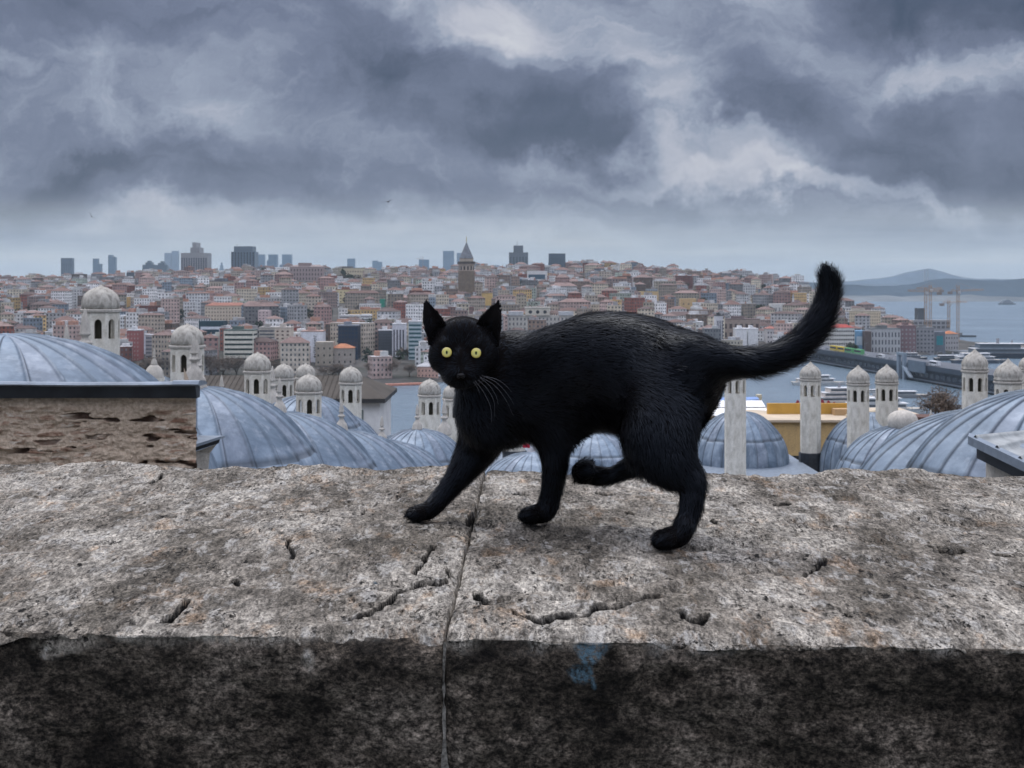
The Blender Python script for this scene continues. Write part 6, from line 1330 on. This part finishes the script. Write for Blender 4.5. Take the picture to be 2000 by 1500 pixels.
for px, py, L, dk, cl, hc, an, lb in ((1912, 709, 44, 2, (.50,.51,.52), (.10,.12,.15), .05, 'white-topped dark ferry behind the bridge right of the tall right chimney'), (1962, 699, 70, 2, (.12,.15,.18), (.05,.06,.08), -.05, 'long dark ship lying behind the bridge at the right edge'), (1984, 688, 46, 2, (.60,.50,.40), (.10,.10,.11), .1, 'ship with orange-buff upper deck at the right edge'), (1868, 704, 36, 1, (.10,.12,.14), (.05,.06,.07), 0, 'low dark barge behind the white coach'), (1778, 702, 30, 2, (.13,.15,.18), (.06,.07,.09), .1, 'dark ferry lying just behind the bridge lifting tower')):
    boat(px, py, None, L, lb, dk, cl, an, hc, 'moored_ship')
def ship(px, Y, L, label):
    boat(px, 0, Y, L, label, 3, (.25,.28,.32), .3, (.12,.15,.18), 'ship')
ship(1968, 3900, 62, 'small distant grey ship alone on the open strait')
p0, p1 = W(735, 0, 775), W(838, 0, 790); mb = MB(); a = math.atan2(p1[1]-p0[1], p1[0]-p0[0]); j = empty('jetty', (p0[0], p0[1], 0), 'long low pink jetty on the water left of the cat\'s chin', 'jetty', None, a); L = float(np.linalg.norm((p1-p0)[:2])); mb.box(0, L, -1.5, 1.5, .2, 1.4, (.55,.24,.17), bottom=True); mb.build('deck', M['paint'], j)
for k in range(8): q = MB(); q.bar((L*(k+.5)/8, -1.3, -2), (L*(k+.5)/8, -1.3, .25), .25, (.1,.08,.07)); q.build('pile', M['paint'], j)
# quay at the foot of the point on the right
mb = MB(); A_, B_ = W(1880, 0, 1130), W(2250, 0, 980); dd = (B_-A_)[:2]; a = math.atan2(dd[1], dd[0]); k_ = empty('quay', (A_[0], A_[1], 0), 'dark quay with sheds running right behind the bridge', 'quay', None, a); L = float(np.linalg.norm(dd)); mb.box(-20, L, 0, 26, -2, 2.5, (.14,.15,.16)); mb.build('deck', M['paint'], k_)
for x, w_, h_, c_ in ((4,16,5,(.12,.13,.14)), (30,14,5,(.32,.33,.34)), (52,22,4,(.45,.46,.48)), (80,10,7,(.50,.32,.18)), (95,40,5,(.06,.06,.07))): q = MB(); q.box(x, x+w_, 4, 14, 2.51, 2.5+h_, c_); q.build('shed', M['paint'], k_)
def crane(px, yt, yb, Y, jl, jr, label):
    """tower crane: lattice mast, jib to one side, counter-jib to the other (photo columns)"""
    s = Y/F; o = empty('tower_crane', tuple(W(px, yb, Y)), label, 'crane', 'tower cranes over the building site'); h = (yb-yt)*s; c = (.36,.23,.13); w_ = 1.1
    def lattice(m, a, b, w, n):
        a = np.array(a, float); b = np.array(b, float); t = (b-a)/np.linalg.norm(b-a); u = np.cross(t, (0,1,0)); u /= np.linalg.norm(u); v = np.array((0,1,0))
        cs = [u*w+v*w, u*w-v*w, -u*w-v*w, -u*w+v*w]
        for q in cs: m.bar(a+q, b+q, .17, c, n=4)
        for k in range(n):
            p, q = a+(b-a)*k/n, a+(b-a)*(k+1)/n
            for i in range(4): m.bar(p+cs[i], q+cs[(i+1) % 4], .09, c, n=3)
    m = MB(); lattice(m, (0,0,-2), (0,0,h), w_, max(6, int(h/4))); m.build('mast', M['steel'], o)
    zj = h*.90
    for nm, x in (('jib', (jr-px)*s), ('counter_jib', (jl-px)*s)): m = MB(); lattice(m, (0,0,zj), (x,0,zj+abs(x)*.04), .7, max(4, int(abs(x)/4))); m.build(nm, M['steel'], o)
    xs = (jl-px)*s if abs(jl-px) < abs(jr-px) else (jr-px)*s; m = MB(); m.box(xs-3, xs+1.5, -1.2, 1.2, zj-3.5, zj-.8, (.25,.22,.2)); m.build('counterweight', M['paint'], o)
    m = MB(); m.box(-.6, 2.0, -2.6, -1.2, zj-3, zj-.3, (.5,.5,.5)); m.build('cab', M['paint'], o); m = MB()
    for x in ((jr-px)*s*.8, (jl-px)*s*.8): m.bar((0,0,h+2.5), (x,0,zj+.8), .10, c, n=3)
    m.build('tie_bar', M['steel'], o)
crane(1808, 561, 640, 1300, 1836, 1773, 'left crane over the unfinished building, jib pointing left'); crane(1817, 556, 636, 1340, 1840, 1790, 'taller pale crane just right of the leftmost crane'); crane(1871, 557, 664, 1290, 1857, 1921, 'tallest orange crane, jib pointing right over the water'); crane(1853, 586, 636, 1330, 1841, 1889, 'short crane between the two tall ones'); crane(826, 501, 545, 5150, 820, 812, 'tiny crane left of the pale blue tower by the round stone tower')
o = empty('work_pontoon', tuple(W(1885, 0, 1500)*[1,1,0]), 'thin dark pontoon on the water right of the tallest crane', 'pontoon'); mb = MB(); mb.box(-14, 12, -3, 3, -.5, 2.2, (.06,.07,.08)); mb.box(-10, -4, -2, 2, 2.21, 5, (.2,.2,.2)); mb.build('hull', M['paint'], o); 
# suspension bridge tower on the strait
o = empty('suspension_bridge', tuple(W(1809, 0, 6300)*[1,1,0]), 'hazy suspension bridge tower on the strait in front of the far peak', 'bridge'); s = 6300/F; zt = float(W(0, 526, 6300)[2]); m = MB()
for x in (-8, 8): m.box(x-3, x+3, -3, 3, -2, zt, (.30,.33,.36))
for z in (.35, .65, .97): m.box(-5, 5, -2.5, 2.5, zt*z-4, zt*z, (.30,.33,.36))
m.build('pylon', M['steel'], o); m = MB(); zd_ = 60
for sg in (-1, 1):
    p = [np.array((sg*x, 0, zd_+10+(zt-zd_-10)*(1-x/520)**2)) for x in np.linspace(0, 520, 24)]
    for a_, b_ in zip(p[:-1], p[1:]): m.bar(a_, b_, .9, (.30,.33,.36), n=4)
m.build('main_cable', M['steel'], o); m = MB(); m.box(-560, 900, -8, 8, zd_-3, zd_, (.30,.33,.36), bottom=True); m.build('road_deck', M['steel'], o)
# gulls
def gull(px, py, Y, span, bank, head, label, flap):
    o = empty('seagull', tuple(W(px, py, Y)), label, 'bird', 'seagulls gliding under the clouds', head); o.rotation_euler = (0, bank, head); h = span/2; m = MB()
    sec = [(0,.17*h,.055*h,0),(.25*h,.19*h,.045*h,.12*h*flap),(.5*h,.16*h,.03*h,.22*h*flap),(.75*h,.11*h,.02*h,.20*h*flap),(h,.015*h,.006*h,.10*h*flap)]
    for sg in (-1, 1):
        for (x0,c0,t0,z0), (x1,c1,t1,z1) in zip(sec[:-1], sec[1:]):
            q = lambda x, c, t, z: [(sg*x, c*.5-.3*x*.4, z), (sg*x, 0-.3*x*.4, z+t*.5), (sg*x, -c*.7-.3*x*.4, z), (sg*x, 0-.3*x*.4, z-t*.3)]
            A, B = q(x0,c0,t0,z0), q(x1,c1,t1,z1)
            for i in range(4): j = (i+1) % 4; m.face([A[i], A[j], B[j], B[i]], (.10,.10,.105))
    P = [(.34*h,.015*h),(.28*h,.05*h),(.12*h,.085*h),(-.1*h,.09*h),(-.30*h,.05*h),(-.48*h,.012*h)]
    for i in range(len(P)-1):
        for k in range(8):
            c = lambda a, r: (r*math.cos(a), a*0+P[i][0] if r is None else 0, 0)
            a0, a1 = k*math.pi/4, (k+1)*math.pi/4; (y0,r0), (y1,r1) = P[i], P[i+1]; m.face([(r0*math.cos(a0), y0, r0*math.sin(a0)), (r0*math.cos(a1), y0, r0*math.sin(a1)), (r1*math.cos(a1), y1, r1*math.sin(a1)), (r1*math.cos(a0), y1, r1*math.sin(a0))], (.13,.13,.135))
    m.face([(-.02*h,-.45*h,0),(.02*h,-.45*h,0),(.10*h,-.62*h,0),(-.10*h,-.62*h,0)], (.16,.16,.16)); m.build('body', M['paint'], o)
gull(179, 423, 95, .95, .75, .5, 'small dark seagull flying at the left, wings tilted steeply', .9); gull(758, 394, 95, 1.15, -.18, -.3, 'small dark seagull gliding level near the middle of the sky', .6)
# ------------------------------------------------------------------ air
def haze():
    m = bpy.data.materials.new('haze_air'); m.use_nodes = True; g = G(m.node_tree); g.n.clear(); v = g.node('ShaderNodeVolumePrincipled'); v.inputs['Color'].default_value = (.74,.90,1.0,1); v.inputs['Density'].default_value = HAZE; o = g.node('ShaderNodeOutputMaterial'); g.l.new(v.outputs[0], o.inputs['Volume'])
    mb = MB(); x, y0, y1, z0, z1 = 9500, -300, 12500, -5.5, 245
    mb.box(-x, x, y0, y1, z0, z1, bottom=True); o = mb.build('haze', m); o['kind'] = 'stuff'
HAZE = 5.8e-5
haze()
